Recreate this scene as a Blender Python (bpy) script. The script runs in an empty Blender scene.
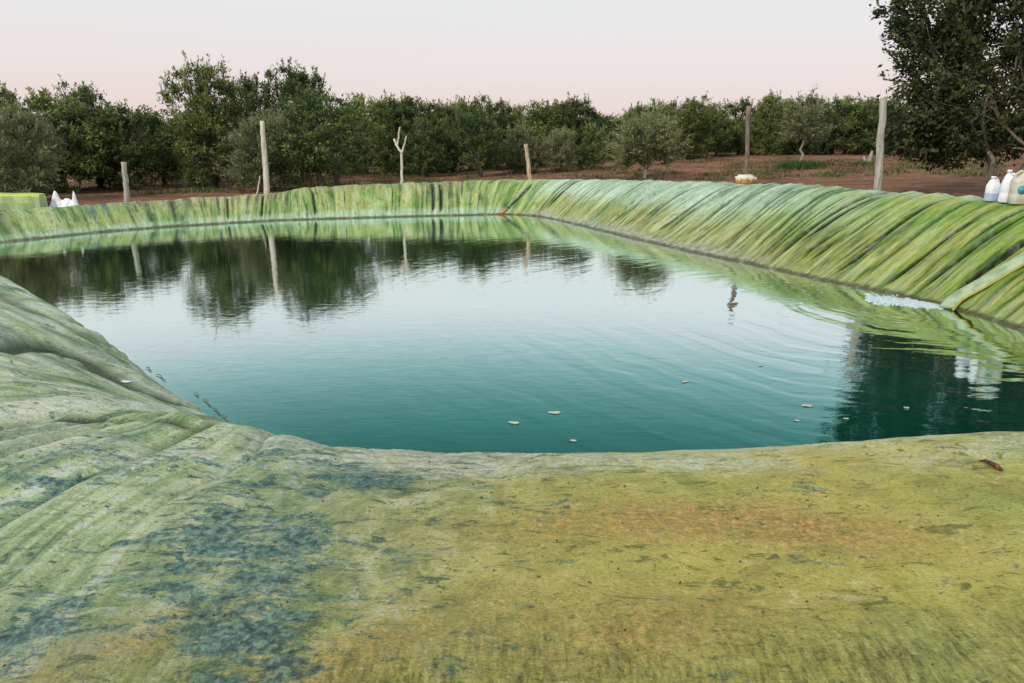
import bpy, math, random
import numpy as np
from mathutils import Vector, Matrix
from mathutils.bvhtree import BVHTree
R = math.radians
sc = bpy.context.scene
C = sc.collection
rng = np.random.default_rng(7)
random.seed(5)

# ---------------------------------------------------------------- camera
F, H, PITCH = 720.0, 2.6, math.atan(199 / 720.0)
cam_d = bpy.data.cameras.new('camera'); cam = bpy.data.objects.new('camera', cam_d); C.objects.link(cam)
cam_d.sensor_width = 36; cam_d.lens = 36 * F / 1024; cam_d.clip_end = 8000; cam_d.clip_start = 0.05
cam.location = (0, 0, H); cam.rotation_euler = (math.pi / 2 - PITCH, 0, 0)
sc.camera = cam

def ray(u, v):
    x = (u - 512) / F; y = (341.5 - v) / F
    return Vector((x, math.cos(PITCH) + y * math.sin(PITCH), -math.sin(PITCH) + y * math.cos(PITCH)))
def at_z(u, v, z):
    d = ray(u, v); return Vector((0, 0, H)) + d * ((z - H) / d.z)
def at_y(u, v, Y):
    d = ray(u, v); return Vector((0, 0, H)) + d * (Y / d.y)

# ---------------------------------------------------------------- numpy noise
def vnoise(x, y, z=None, seed=0):
    x = np.asarray(x, float); y = np.asarray(y, float)
    z = np.zeros_like(x) if z is None else np.asarray(z, float) + 0 * x
    xi, yi, zi = np.floor(x), np.floor(y), np.floor(z)
    fx, fy, fz = x - xi, y - yi, z - zi
    s = lambda t: t * t * t * (t * (t * 6 - 15) + 10)
    ux, uy, uz = s(fx), s(fy), s(fz)
    def h(a, b, c):
        n = (a.astype(np.int64) * 374761393 + b.astype(np.int64) * 668265263 + c.astype(np.int64) * 2147483647 + seed * 1274126177) & 0xffffffff
        n = ((n ^ (n >> 13)) * 1274126177) & 0xffffffff
        n = ((n ^ (n >> 16)) * 2246822519) & 0xffffffff
        return ((n ^ (n >> 15)) & 0xffffff) / float(0xffffff)
    r = 0
    for dx in (0, 1):
        for dy in (0, 1):
            for dz in (0, 1):
                w = (ux if dx else 1 - ux) * (uy if dy else 1 - uy) * (uz if dz else 1 - uz)
                r = r + w * h(xi + dx, yi + dy, zi + dz)
    return r
def fbm(x, y, z=None, o=4, seed=0):
    a, t, n = 1.0, 0, 0
    for k in range(o):
        f = 2.03 ** k
        t = t + a * vnoise(np.asarray(x) * f, np.asarray(y) * f, None if z is None else np.asarray(z) * f, seed + k * 17)
        n += a; a *= 0.5
    return t / n
def sstep(a, b, x):
    t = np.clip((np.asarray(x, float) - a) / (b - a), 0, 1); return t * t * (3 - 2 * t)

# ---------------------------------------------------------------- object helpers
def tag(o, label=None, cat=None, group=None, kind=None):
    if label: o['label'] = label
    if cat: o['category'] = cat
    if group: o['group'] = group
    if kind: o['kind'] = kind
    return o
def link(name, me, mat, parent=None, smooth=True):
    o = bpy.data.objects.new(name, me); C.objects.link(o)
    if mat: me.materials.append(mat)
    if smooth and len(me.polygons): me.polygons.foreach_set('use_smooth', [True] * len(me.polygons))
    if parent: o.parent = parent
    return o
def empty(name, loc=(0, 0, 0), rz=0):
    o = bpy.data.objects.new(name, None); C.objects.link(o); o.location = loc; o.rotation_euler = (0, 0, rz)
    o.empty_display_size = 0.2; return o
def mesh_np(name, V, Fq):
    me = bpy.data.meshes.new(name); V = np.asarray(V, np.float32); Fq = np.asarray(Fq, np.int32)
    n, k = Fq.shape
    me.vertices.add(len(V)); me.vertices.foreach_set('co', V.ravel())
    me.loops.add(n * k); me.loops.foreach_set('vertex_index', Fq.ravel())
    me.polygons.add(n); me.polygons.foreach_set('loop_start', np.arange(0, n * k, k, dtype=np.int32))
    me.update(calc_edges=True); return me
class MB:
    def __init__(s): s.v = []; s.f = []
    def add(s, vs, fs):
        b = len(s.v); s.v += [tuple(p) for p in vs]; s.f += [tuple(i + b for i in q) for q in fs]
    def tube(s, pts, rad, n=8, flat=1.0, rough=0.0, cap=True, up=None):
        pts = [Vector(p) for p in pts]
        if not hasattr(rad, '__len__'): rad = [rad] * len(pts)
        vs = []; prev = None
        for i, p in enumerate(pts):
            d = (pts[min(i + 1, len(pts) - 1)] - pts[max(i - 1, 0)]).normalized()
            if prev is None:
                a = Vector(up) if up else (Vector((1, 0, 0)) if abs(d.x) < 0.8 else Vector((0, 1, 0)))
            else: a = prev
            a = (a - d * a.dot(d)).normalized(); prev = a; b = d.cross(a)
            for k in range(n):
                t = 2 * math.pi * k / n; r = rad[i] * (1 + rough * random.uniform(-1, 1))
                vs.append(p + a * math.cos(t) * r * flat + b * math.sin(t) * r)
        fs = []
        for i in range(len(pts) - 1):
            for k in range(n):
                fs.append((i * n + k, i * n + (k + 1) % n, (i + 1) * n + (k + 1) % n, (i + 1) * n + k))
        if cap:
            fs.append(tuple(range(n - 1, -1, -1))); fs.append(tuple((len(pts) - 1) * n + k for k in range(n)))
        s.add(vs, fs)
    def loft(s, rings, cap=True):
        n = len(rings[0]); vs = [p for r in rings for p in r]; fs = []
        for i in range(len(rings) - 1):
            for k in range(n): fs.append((i * n + k, i * n + (k + 1) % n, (i + 1) * n + (k + 1) % n, (i + 1) * n + k))
        if cap:
            fs.append(tuple(range(n - 1, -1, -1))); fs.append(tuple((len(rings) - 1) * n + k for k in range(n)))
        s.add(vs, fs)
    def build(s, name, mat, parent=None, smooth=True):
        me = bpy.data.meshes.new(name); me.from_pydata(s.v, [], s.f); me.update()
        return link(name, me, mat, parent, smooth)
def copy_tree(o, parent=None):
    c = o.copy(); C.objects.link(c)
    if parent: c.parent = parent
    for ch in list(o.children): copy_tree(ch, c)
    return c

# ---------------------------------------------------------------- node helpers
class NT:
    def __init__(s, name):
        s.m = bpy.data.materials.new(name); s.m.use_nodes = True; s.t = s.m.node_tree; s.t.nodes.clear()
        s.out = s.t.nodes.new('ShaderNodeOutputMaterial')
    def n(s, kind, **kw):
        o = s.t.nodes.new(kind)
        ins = kw.pop('ins', {})
        for k, v in kw.items(): setattr(o, k, v)
        for k, v in ins.items(): s.set(o.inputs[k], v)
        return o
    def set(s, sock, v):
        if isinstance(v, bpy.types.NodeSocket): s.t.links.new(v, sock)
        elif isinstance(v, bpy.types.Node): s.t.links.new(v.outputs[0], sock)
        else:
            if hasattr(sock.default_value, '__len__') and hasattr(v, '__len__') and len(sock.default_value) == 4 and len(v) == 3: v = (*v, 1)
            sock.default_value = v
    def math(s, op, a, b=0.0, clamp=False):
        o = s.n('ShaderNodeMath', operation=op, use_clamp=clamp); s.set(o.inputs[0], a); s.set(o.inputs[1], b); return o.outputs[0]
    def mix(s, f, a, b, mode='MIX'):
        o = s.n('ShaderNodeMix', data_type='RGBA', blend_type=mode, clamp_factor=True)
        s.set(o.inputs[0], f); s.set(o.inputs[6], a); s.set(o.inputs[7], b); return o.outputs[2]
    def ramp(s, fac, stops, interp='LINEAR'):
        o = s.n('ShaderNodeValToRGB'); cr = o.color_ramp; cr.interpolation = interp
        while len(cr.elements) > 1: cr.elements.remove(cr.elements[-1])
        for i, (p, c) in enumerate(stops):
            e = cr.elements[0] if i == 0 else cr.elements.new(p); e.position = p
            e.color = (c, c, c, 1) if not hasattr(c, '__len__') else (*c, 1)
        s.set(o.inputs[0], fac); return o.outputs[0]
    def noise(s, vec, scale, detail=4, rough=0.55, dist=0.0, w=None):
        o = s.n('ShaderNodeTexNoise'); s.set(o.inputs['Vector'], vec)
        o.inputs['Scale'].default_value = scale; o.inputs['Detail'].default_value = detail
        o.inputs['Roughness'].default_value = rough; o.inputs['Distortion'].default_value = dist
        return o.outputs[0]
    def map(s, vec, scale=(1, 1, 1), rot=(0, 0, 0), loc=(0, 0, 0)):
        o = s.n('ShaderNodeMapping'); s.set(o.inputs[0], vec); o.inputs['Scale'].default_value = scale
        o.inputs['Rotation'].default_value = rot; o.inputs['Location'].default_value = loc; return o.outputs[0]
    def bump(s, h, strength, dist, normal=None):
        o = s.n('ShaderNodeBump'); s.set(o.inputs['Height'], h); o.inputs['Strength'].default_value = strength
        o.inputs['Distance'].default_value = dist
        if normal is not None: s.set(o.inputs['Normal'], normal)
        return o.outputs[0]
    def attr(s, name): return s.n('ShaderNodeAttribute', attribute_name=name)
    def bsdf(s, col, rough=0.6, normal=None, **kw):
        o = s.n('ShaderNodeBsdfPrincipled'); s.set(o.inputs['Base Color'], col); s.set(o.inputs['Roughness'], rough)
        if normal is not None: s.set(o.inputs['Normal'], normal)
        for k, v in kw.items(): s.set(o.inputs[k], v)
        s.t.links.new(o.outputs[0], s.out.inputs[0]); return o

# ---------------------------------------------------------------- world, sun
SUN_EL, SUN_AZ = R(36), R(222)          # azimuth from +Y clockwise: behind the camera, to the left
w = bpy.data.worlds.new('World'); sc.world = w; w.use_nodes = True
t = w.node_tree; t.nodes.clear()
wo = t.nodes.new('ShaderNodeOutputWorld'); bg = t.nodes.new('ShaderNodeBackground'); t.links.new(bg.outputs[0], wo.inputs[0])
sky = t.nodes.new('ShaderNodeTexSky'); sky.sky_type = 'NISHITA'; sky.sun_disc = False
sky.sun_elevation = SUN_EL; sky.sun_rotation = SUN_AZ; sky.air_density = 1.2; sky.dust_density = 2
tc = t.nodes.new('ShaderNodeTexCoord'); sx = t.nodes.new('ShaderNodeSeparateXYZ'); t.links.new(tc.outputs['Generated'], sx.inputs[0])
rp = t.nodes.new('ShaderNodeValToRGB'); t.links.new(sx.outputs[2], rp.inputs[0])
cr = rp.color_ramp
while len(cr.elements) > 1: cr.elements.remove(cr.elements[-1])
for i, (p, c) in enumerate([(0.0, (.78, .60, .60)), (0.04, (.82, .675, .67)), (0.09, (.82, .745, .735)), (0.17, (.80, .80, .80)), (0.25, (.82, .87, .90)), (0.45, (.78, .86, .93)), (1.0, (.82, .88, .96))]):
    e = cr.elements[0] if i == 0 else cr.elements.new(p); e.position = p; e.color = (*[10 * q for q in c], 1)
mx = t.nodes.new('ShaderNodeMix'); mx.data_type = 'RGBA'; mx.inputs[0].default_value = 0.9
t.links.new(sky.outputs[0], mx.inputs[6]); t.links.new(rp.outputs[0], mx.inputs[7])
t.links.new(mx.outputs[2], bg.inputs[0]); bg.inputs[1].default_value = 0.1
sd = bpy.data.lights.new('sun', 'SUN'); sun = bpy.data.objects.new('sun', sd); C.objects.link(sun)
sd.energy = 2.3; sd.angle = R(14); sd.color = (1, .9, .78)
sdir = Vector((math.sin(SUN_AZ) * math.cos(SUN_EL), math.cos(SUN_AZ) * math.cos(SUN_EL), math.sin(SUN_EL)))
sun.rotation_euler = sdir.to_track_quat('Z', 'Y').to_euler(); sun.location = (-20, -30, 30)
sc.view_settings.view_transform = 'Standard'; sc.view_settings.look = 'None'
sc.view_settings.exposure = 0.1; sc.view_settings.gamma = 1; sc.view_settings.use_curve_mapping = False
sc.cycles.max_bounces = 6; sc.cycles.transparent_max_bounces = 12

# ---------------------------------------------------------------- ground height
def gz(x, y):
    x = np.asarray(x, float); y = np.asarray(y, float)
    return 0.84 + 0.024 * np.clip(x, -16, 16) + (.12 + .42 * sstep(-8, 9, x)) * sstep(27, 58, y) + 0.07 * (fbm(x * .6, y * .6, o=3, seed=3) - .5)

# ---------------------------------------------------------------- liner loft
ST = [  # W(x,y)            C(x,y,z)             plateau  outer
 ((-14.9, 17.2), (-17.0, 17.0, .70), .6, .8),
 ((-13.74, 19.33), (-15.2, 20.8, .62), .5, .8),
 ((-11.78, 22.31), (-12.9, 23.9, .66), .5, .8),
 ((-8.5, 24.79), (-9.1, 27.0, .74), .5, .8),
 ((-7.0, 25.4), (-7.66, 27.86, .92), .5, .8),
 ((-4.06, 26.33), (-4.4, 28.7, 1.02), .5, .8),
 ((-1.8, 26.9), (-1.9, 28.9, 1.10), .5, .8),
 ((-0.35, 27.25), (0.5, 29.0, 1.17), .5, .8),
 ((0.75, 26.7), (1.7, 28.2, 1.20), .5, .8),
 ((1.65, 25.0), (3.2, 26.6, 1.27), .5, .8),
 ((2.89, 21.6), (5.2, 23.9, 1.36), .5, .8),
 ((4.22, 18.03), (7.0, 20.5, 1.44), .5, .8),
 ((5.19, 16.0), (7.9, 18.2, 1.50), .5, .8),
 ((5.9, 14.2), (8.7, 16.0, 1.52), .5, .8),
 ((6.69, 12.67), (9.3, 14.0, 1.52), .5, .8),
 ((7.12, 11.46), (9.7, 12.5, 1.50), .5, .8),
 ((7.3, 9.86), (9.9, 10.6, 1.48), .6, .8),
 ((7.25, 7.6), (9.9, 7.6, 1.44), .8, .9),
 ((6.5, 5.7), (8.0, 3.9, 1.27), 1.1, .9),
 ((4.5, 5.25), (4.8, 3.45, 1.10), 1.5, .9),
 ((2.5, 5.15), (2.5, 3.25, 1.14), 1.6, .9),
 ((.5, 5.05), (.4, 3.1, 1.14), 1.6, .9),
 ((-1.1, 5.2), (-1.05, 3.2, 1.12), 1.6, .9),
 ((-2.1, 5.8), (-2.5, 3.8, 1.13), 1.6, .9),
 ((-2.85, 6.5), (-4.1, 4.7, 1.2), 1.6, .9),
 ((-3.92, 7.59), (-5.6, 5.9, 1.18), 1.4, .9),
 ((-5.35, 9.23), (-7.2, 7.5, 1.14), 1.0, .9),
 ((-8.19, 12.24), (-10.0, 10.4, 1.02), .8, .9),
 ((-10.27, 14.26), (-12.1, 12.5, .9), .7, .8),
 ((-13.0, 16.2), (-14.7, 14.5, .8), .6, .8),
]
def profile(Wp, Cp, pl, ou):
    W2 = np.array(Wp); C2 = np.array(Cp[:2]); z = Cp[2]; n = C2 - W2; L = np.linalg.norm(n); n = n / L
    P = C2 + n * pl; O = P + n * ou; g = float(gz(O[0], O[1]))
    return np.array([
        [*(W2 - n * 2.0), -1.15], [*(W2 - n * .8), -0.45], [*W2, 0.0],
        [*(W2 + n * L * .30), z * .36], [*(W2 + n * L * .60), z * .72], [*(W2 + n * L * .83), z * .935],
        [*C2, z], [*(C2 + n * pl * .5), z + .005], [*P, z - .05], [*(P + n * ou * .5), (z + g) / 2 - .06], [*O, min(g, z) - .14]])
CP = np.array([profile(*s) for s in ST])        # S x 11 x 3
def crom(Pm, u, periodic):
    n = len(Pm); i = np.floor(u).astype(int); f = (u - i)[:, None, None]
    ix = (lambda k: k % n) if periodic else (lambda k: np.clip(k, 0, n - 1))
    a, b, c, d = Pm[ix(i - 1)], Pm[ix(i)], Pm[ix(i + 1)], Pm[ix(i + 2)]
    return .5 * ((2 * b) + (-a + c) * f + (2 * a - 5 * b + 4 * c - d) * f * f + (-a + 3 * b - 3 * c + d) * f ** 3)
nS = len(ST)
dens = np.array([30, 30, 60, 75, 80, 90, 90, 90, 90, 110, 140, 160, 150, 150, 120, 100, 60, 30, 45, 90, 120, 120, 130, 130, 120, 110, 100, 60, 24, 24])
U = np.concatenate([i + np.arange(d) / d for i, d in enumerate(dens)])
tq = np.concatenate([np.linspace(0, 2, 7)[:-1], np.linspace(2, 6, 75)[:-1], np.linspace(6, 8, 50)[:-1], np.linspace(8, 10, 24)])
G = crom(CP, U, True)                            # nU x 11 x 3
G = crom(np.transpose(G, (1, 0, 2)), tq, False)  # nT x nU x 3
G = np.transpose(G, (1, 0, 2)).copy()            # nU x nT x 3
nU, nT = G.shape[:2]
Ug = np.repeat(U[:, None], nT, 1); Tg = np.repeat(tq[None], nU, 0)
mid = G[:, np.searchsorted(tq, 4.0)]
arc = np.concatenate([[0], np.cumsum(np.linalg.norm(np.roll(mid, -1, 0) - mid, axis=1))])[:-1]
arcf = lambda u: np.interp(u, U, arc)
dv = np.concatenate([np.zeros((nU, 1)), np.cumsum(np.linalg.norm(np.diff(G, axis=1), axis=2), axis=1)], 1)
dS = np.roll(G, -1, 0) - np.roll(G, 1, 0); dT = np.gradient(G, axis=1)
N = np.cross(dT, dS); N /= np.linalg.norm(N, axis=2)[..., None] + 1e-9
if N[:, nT // 2, 2].mean() < 0: N = -N
X, Y, Z = G[..., 0], G[..., 1], G[..., 2]
S = np.repeat(arc[:, None], nT, 1)
tn = np.clip((Tg - 2) / 4, 0, 1)                 # 0 waterline .. 1 crest
beyond = sstep(6, 7.2, Tg)
def win(a, b, c, d): return sstep(a, b, Ug) * (1 - sstep(c, d, Ug))
right = win(7.2, 8.2, 16.5, 18.5); far = 1 - sstep(6.8, 7.6, Ug); near = win(17.5, 19, 23, 24.5)
left = win(22.3, 23.6, 31, 32)
# fold phase
wob = .8 * (fbm(S * .35, tn * .22, seed=11, o=2) - .5)
qR = S - .55 * tn * right + wob * (1 + .6 * tn)
KX, KY = -1.25, 4.7
ang = np.arctan2(Y - KY, -(X - KX)); rad = np.hypot(X - KX, Y - KY)
q = np.where(Ug < 18.5, qR, S + wob)
slope_m = sstep(.02, .22, tn) * (1 - .85 * beyond)
def ridged(x, y, seed): return 1 - np.abs(2 * vnoise(x, y, seed=seed) - 1)
def creases(q, t_, lo, hi, seed, w0, w1, a0, a1):
    """folds of a draped sheet: pinched creases at irregular distances, rounded pillows between them"""
    r = np.random.default_rng(seed); qmin, qmax = q.min() - 2 * hi, q.max() + 2 * hi
    p = np.cumsum(lo + (hi - lo) * r.random(int((qmax - qmin) / lo) + 4) ** 1.4) + qmin; n = len(p)
    A = a0 + (a1 - a0) * r.random(n) ** 1.6; Wc = w0 + (w1 - w0) * r.random(n)
    c0 = r.uniform(-.5, .45, n); c1 = c0 + r.uniform(.5, 1.5, n)
    i = np.clip(np.searchsorted(p, q), 1, n - 1); g_ = 0
    for j in (i - 1, i):
        e = sstep(c0[j] - .12, c0[j] + .12, t_) * (1 - sstep(c1[j] - .15, c1[j] + .15, t_))
        d = (q - p[j]) * np.where(q > p[j], 1, 1.8)
        g_ = np.maximum(g_, A[j] * e * np.exp(-np.abs(d / Wc[j]) ** 1.3))
    f = (q - p[i - 1]) / (p[i] - p[i - 1]); gap = p[i] - p[i - 1]
    pil = (4 * f * (1 - f)) ** .7 * np.minimum(gap, .6) * (.6 + .8 * f)
    return g_, pil
amp = vnoise(S * .45, tn * .9, seed=9)
g1, p1 = creases(q + .26 * (fbm(S * 1.1, tn * 1.1, seed=12) - .5), tn, .16, .90, 1, .020, .060, .05, 1.0)
g2, p2 = creases(q + .05 * (fbm(S * 2.3, tn * 3, seed=13) - .5), tn, .07, .26, 2, .012, .03, .0, .8)
fold_r = -.17 * g1 - .07 * g2 + .11 * p1 + .09 * p2 - .03 + .05 * (amp - .5)
g3, p3 = creases(q, tn * .7 + .2, .25, 1.3, 3, .04, .08, .0, 1.0)
g4, p4 = creases(q, tn * .8 + .1, .12, .5, 4, .025, .05, .0, .6)
fold_f = -.13 * g3 - .05 * g4 + .05 * p3 + .06 * p4
disp = slope_m * (right * fold_r * (.55 + .75 * sstep(8, 12, Ug)) + far * fold_f)
# seam crease in the far corner
cre = np.exp(-((Ug - 7.0 + .12 * tn) / .10) ** 2); disp -= .14 * cre * slope_m * sstep(.0, .15, tn)
# radiating folds from the near left corner
aw = ang + .22 * (fbm(X * .9, Y * .9, seed=31, o=3) - .5)
rk = np.clip(rad / 3.5, 0, 1)
g5, p5 = creases(aw, rk, .07, .32, 5, .010, .028, .1, 1.0)
g6, p6 = creases(aw + .02 * vnoise(X * 2, Y * 2, seed=27), rk, .025, .10, 6, .004, .010, .0, .8)
fr = (-.055 * g5 - .018 * g6 + .30 * p5 + .20 * p6) * (.35 + .65 * np.clip(rad / 3, 0, 1.3)) + .05 * (vnoise(aw * 3.0, rad * .2, seed=26) - .5)
lm = sstep(.15, 1.4, rad) * sstep(-.2, -2.0, X) * (Ug > 18) * (1 - sstep(26.5, 29, Ug) * .5)
lm = lm * (1 - .8 * sstep(3.2, 2.2, Y)) * sstep(-.01, .10, Z)
disp += lm * fr
# soft pillows and creases over the near bank
lump = .055 * (fbm(X * .9 + 5, Y * .9, seed=41, o=3) - .5) + .02 * (fbm(X * 3, Y * 3, seed=42, o=3) - .5)
wr = .014 * (ridged((X * .55 + Y * 1.2) * 3.2 + .8 * fbm(X, Y, seed=44, o=2), X * .5, 43) ** 2 - .3)
nr = sstep(1.5, 2.6, X) * sstep(2.3, 2.9, Y) * (Ug > 17.8)
wr2 = .06 * (ridged((Y * 1.2 - X * .33) * 3.0 + 2, X * .7, 46) ** 2 - .3) * nr
nb = (Ug > 17.5) * sstep(0, .3, Z)
disp += nb * (lump + wr * (.4 + 1.2 * vnoise(X, Y, seed=45)) + wr2)
edge = .05 * (fbm(S * 1.4, tn * 0, seed=51, o=3) - .5) * (Z > -.3)
disp += edge * (1 - near)
# long deep creases sweeping over the left bank into the near corner
_bv = BVHTree.FromPolygons(G[int(np.searchsorted(U, 21)):int(np.searchsorted(U, 29.9))].reshape(-1, 3).tolist(),
    [(i * nT + j, i * nT + j + 1, (i + 1) * nT + j + 1, (i + 1) * nT + j) for i in range(int(np.searchsorted(U, 29.9)) - int(np.searchsorted(U, 21)) - 1) for j in range(nT - 1)])
sweep = np.zeros_like(X)
for line, wd, am in [([(0, 350), (50, 352), (90, 368), (125, 387), (165, 405), (212, 424)], .045, 1.0), ([(0, 428), (55, 420), (90, 421), (150, 429), (215, 436)], .026, .85),
                     ([(0, 372), (50, 380), (95, 394), (140, 408)], .025, .5), ([(0, 303), (60, 332), (120, 368), (175, 402)], .04, .45), ([(0, 462), (60, 445), (130, 440)], .02, .5), ([(0, 318), (40, 333), (100, 365)], .03, .35)]:
    hp = [_bv.ray_cast(Vector((0, 0, H)), ray(*q_).normalized())[0] for q_ in line]; hp = [h_ for h_ in hp if h_ is not None]
    if len(hp) < 2: continue
    hp = [hp[0] + (hp[0] - hp[1]) * 1.5] + hp
    best = np.full(X.shape, 9.0); kk = np.zeros_like(X)
    for i_, (a, b) in enumerate(zip(hp[:-1], hp[1:])):
        dx, dy = b.x - a.x, b.y - a.y; L2 = dx * dx + dy * dy
        t_ = np.clip(((X - a.x) * dx + (Y - a.y) * dy) / L2, 0, 1)
        d_ = np.hypot(X - a.x - t_ * dx, Y - a.y - t_ * dy) ; kk = np.where(d_ < best, (i_ + t_) / (len(hp) - 1), kk); best = np.minimum(best, d_)
    sweep = np.maximum(sweep, am * np.exp(-(best / (wd * (.8 + rad * .5))) ** 1.3) * (1 - sstep(.85, 1, kk)))
sweep *= (Ug > 20)
disp -= .085 * sweep * np.clip(.4 + rad * .25, 0, 1.2)
# the near bank's silhouette dips where the corner runs down to the water
G2 = G + N * disp[..., None]
# verts
Vv = G2.reshape(-1, 3)
cen = np.array([[-3, 16, -1.2]]); Vv = np.vstack([Vv, cen]); ci = len(Vv) - 1
iu = np.arange(nU)[:, None]; it = np.arange(nT - 1)[None]
a_ = (iu * nT + it); b_ = (((iu + 1) % nU) * nT + it)
quads = np.stack([a_, a_ + 1, b_ + 1, b_], -1).reshape(-1, 4)
me = mesh_np('pond_liner', Vv, quads)
liner_me = me
def smooth_attr(name, arr, dom='POINT'):
    at = me.attributes.new(name, 'FLOAT_COLOR', 'POINT')
    full = np.ones((len(Vv), 4), np.float32); full[:-1, :3] = arr.reshape(-1, 3); at.data.foreach_set('color', full.ravel())
# zones (real stains and colours of the sheet, plus shade painted into its creases)
fgm = (Ug > 17.8) * sstep(-2.2, -.2, X + .35 * (Y - 2.6) * 0 + 1.1 * (fbm(X * .8, Y * .8, seed=61) - .5)) * 1.0
yellow = (Ug > 17.5) * sstep(-1.2, .5, X - .5 * (Y - 2.2) + .9 * (fbm(X * 1.1, Y * 1.1, seed=66) - .5))
def blob(cx, cy, rx, ry, rot=0):
    c, s_ = math.cos(rot), math.sin(rot); dx, dy = X - cx, Y - cy
    return np.exp(-(((dx * c + dy * s_) / rx) ** 2 + ((-dx * s_ + dy * c) / ry) ** 2))
teal = blob(-.95, 2.5, .42, .17, .1) + .95 * blob(-.85, 2.05, .16, .45, .15) + .9 * blob(-1.45, 2.0, .35, .16, .6) + .5 * blob(-.75, 1.75, .12, .3, .1) \
     + .75 * blob(-.45, 3.0, .42, .14, .1) + .6 * blob(-1.7, 3.0, .5, .15, .3) + .45 * blob(.1, 2.62, .35, .1, .1) + .4 * blob(-2.2, 2.7, .7, .25, .5) + .4 * blob(1.3, 2.9, .12, .1) + .3*blob(.9, 2.9, .1, .12)
teal = np.clip(teal * .95 + .42 * sstep(.2, -.9, X) * sstep(3.6, 2.9, Y) * sstep(.35, .6, fbm(X * 2.2 + Y, Y * 2.2, seed=91)), 0, 1) * (Ug > 17.5)
teal_far = far * sstep(.45, .75, fbm(S * .7, tn * 1.0, seed=71)) * .75 * sstep(.1, .3, tn) + right * sstep(.5, .75, fbm(S * .8, tn * 2, seed=72)) * sstep(.55, .8, tn) * .8 * sstep(11.5, 13, Ug) + 1.0 * np.exp(-((Ug - 1.9) / .35) ** 2) * sstep(.2, .6, tn)
rust = (.9 * blob(1.15, 2.5, .55, .16, -.15) + .7 * blob(.75, 2.65, .5, .14, 0) + .6 * blob(.2, 2.5, .45, .12, 0) + .5 * blob(.55, 1.95, .5, .12, .3) + .55 * blob(-.55, 1.78, .35, .12, .5) + .5 * blob(-1.15, 1.9, .35, .1, .6) + .35 * blob(.1, 2.0, .4, .2)) * (Ug > 17.5)
pale = np.clip(right * (1 - sstep(11.2, 13.6, Ug)) * sstep(.25, .5, tn + .2 * (fbm(S, tn * 2, seed=74) - .5)) + .8 * right * sstep(.78, .95, tn) * sstep(.4, .6, fbm(S * .8, tn, seed=75)) + .6 * far * sstep(.93, 1.0, tn), 0, 1)
pale = np.maximum(pale, far * (1 - sstep(.10, .20, tn)) * .8)
pale = np.maximum(pale, (Ug > 17.5) * .75 * sstep(2.95, 3.15, Y) * sstep(.35, .65, fbm(X * 1.6, Y * 2.5, seed=76) + .2 * np.exp(-((X - 0) / 1.) ** 2)))
pale = np.maximum(pale, nr * .8 * sstep(.42, .62, fbm(X * 1.2, Y * 5 - X * 1.6, seed=93)) * sstep(2.5, 2.8, Y))
toe = (1 - sstep(.02, .05 + .16 * fbm(S * 2.2, tn * 0, seed=77), tn)) * right * (1 - .8 * sstep(11.2, 12.8, Ug))
tan = right * (1 - sstep(.12, .55, tn + .35 * (fbm(S * .9, tn * 2, seed=78) - .5))) * (.45 + .4 * sstep(8.5, 11, Ug) * (1 - sstep(12.5, 14, Ug)))
moss = (Ug > 17.5) * sstep(2.15, 1.65, Y + .5 * (fbm(X * 1.2, Y * 1.2, seed=80) - .5)) * (X > -3.5)
leftm = np.clip(left + (Ug > 18) * (1 - fgm) * (1 - left), 0, 1)
dry = far * sstep(.44, .58, fbm(S * .45 + 9, tn * .4, seed=79)) * sstep(.25, .6, tn)
smooth_attr('zone_a', np.stack([yellow, np.clip(teal + teal_far, 0, 1), np.clip(rust, 0, 1)], -1))
smooth_attr('zone_b', np.stack([pale, np.clip(toe, 0, 1), np.clip(tan + dry * .8 + moss, 0, 1)], -1))
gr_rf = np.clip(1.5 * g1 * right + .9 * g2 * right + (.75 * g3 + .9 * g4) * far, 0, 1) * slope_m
groove = np.clip(gr_rf + sweep * 1.1 + np.clip(lm * (g5 * 1.0 + g6 * .5), 0, 1) * (Ug > 18), 0, 1) * (Z > 0.02)  # mask that darkens the fold creases: algae tone plus painted shade
isnear = 1.0 * sstep(17.5, 18.2, Ug)
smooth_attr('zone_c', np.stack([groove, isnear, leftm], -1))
# sheet coordinates: along the folds / down the slope
qq = np.where(Ug < 18.0, q, 0)
pu = np.where(Ug < 18.0, qR, 40 + aw * 2.6); pv = np.where(Ug < 18.0, dv, rad)
smooth_attr('sheet', np.stack([pu, pv, 0 * pu], -1))
liner_bvh = BVHTree.FromPolygons(Vv.tolist(), quads.tolist())
def on_liner(u, v):
    h = liner_bvh.ray_cast(Vector((0, 0, H)), ray(u, v).normalized())
    return h[0], h[1]
def drop(x, y):
    h = liner_bvh.ray_cast(Vector((x, y, 5)), Vector((0, 0, -1))); return h[0]
def surf(u, tt):
    i = int(np.searchsorted(U, u)) % nU; j = int(np.searchsorted(tq, tt))
    return Vector(G2[i, j]), Vector(N[i, j])

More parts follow.
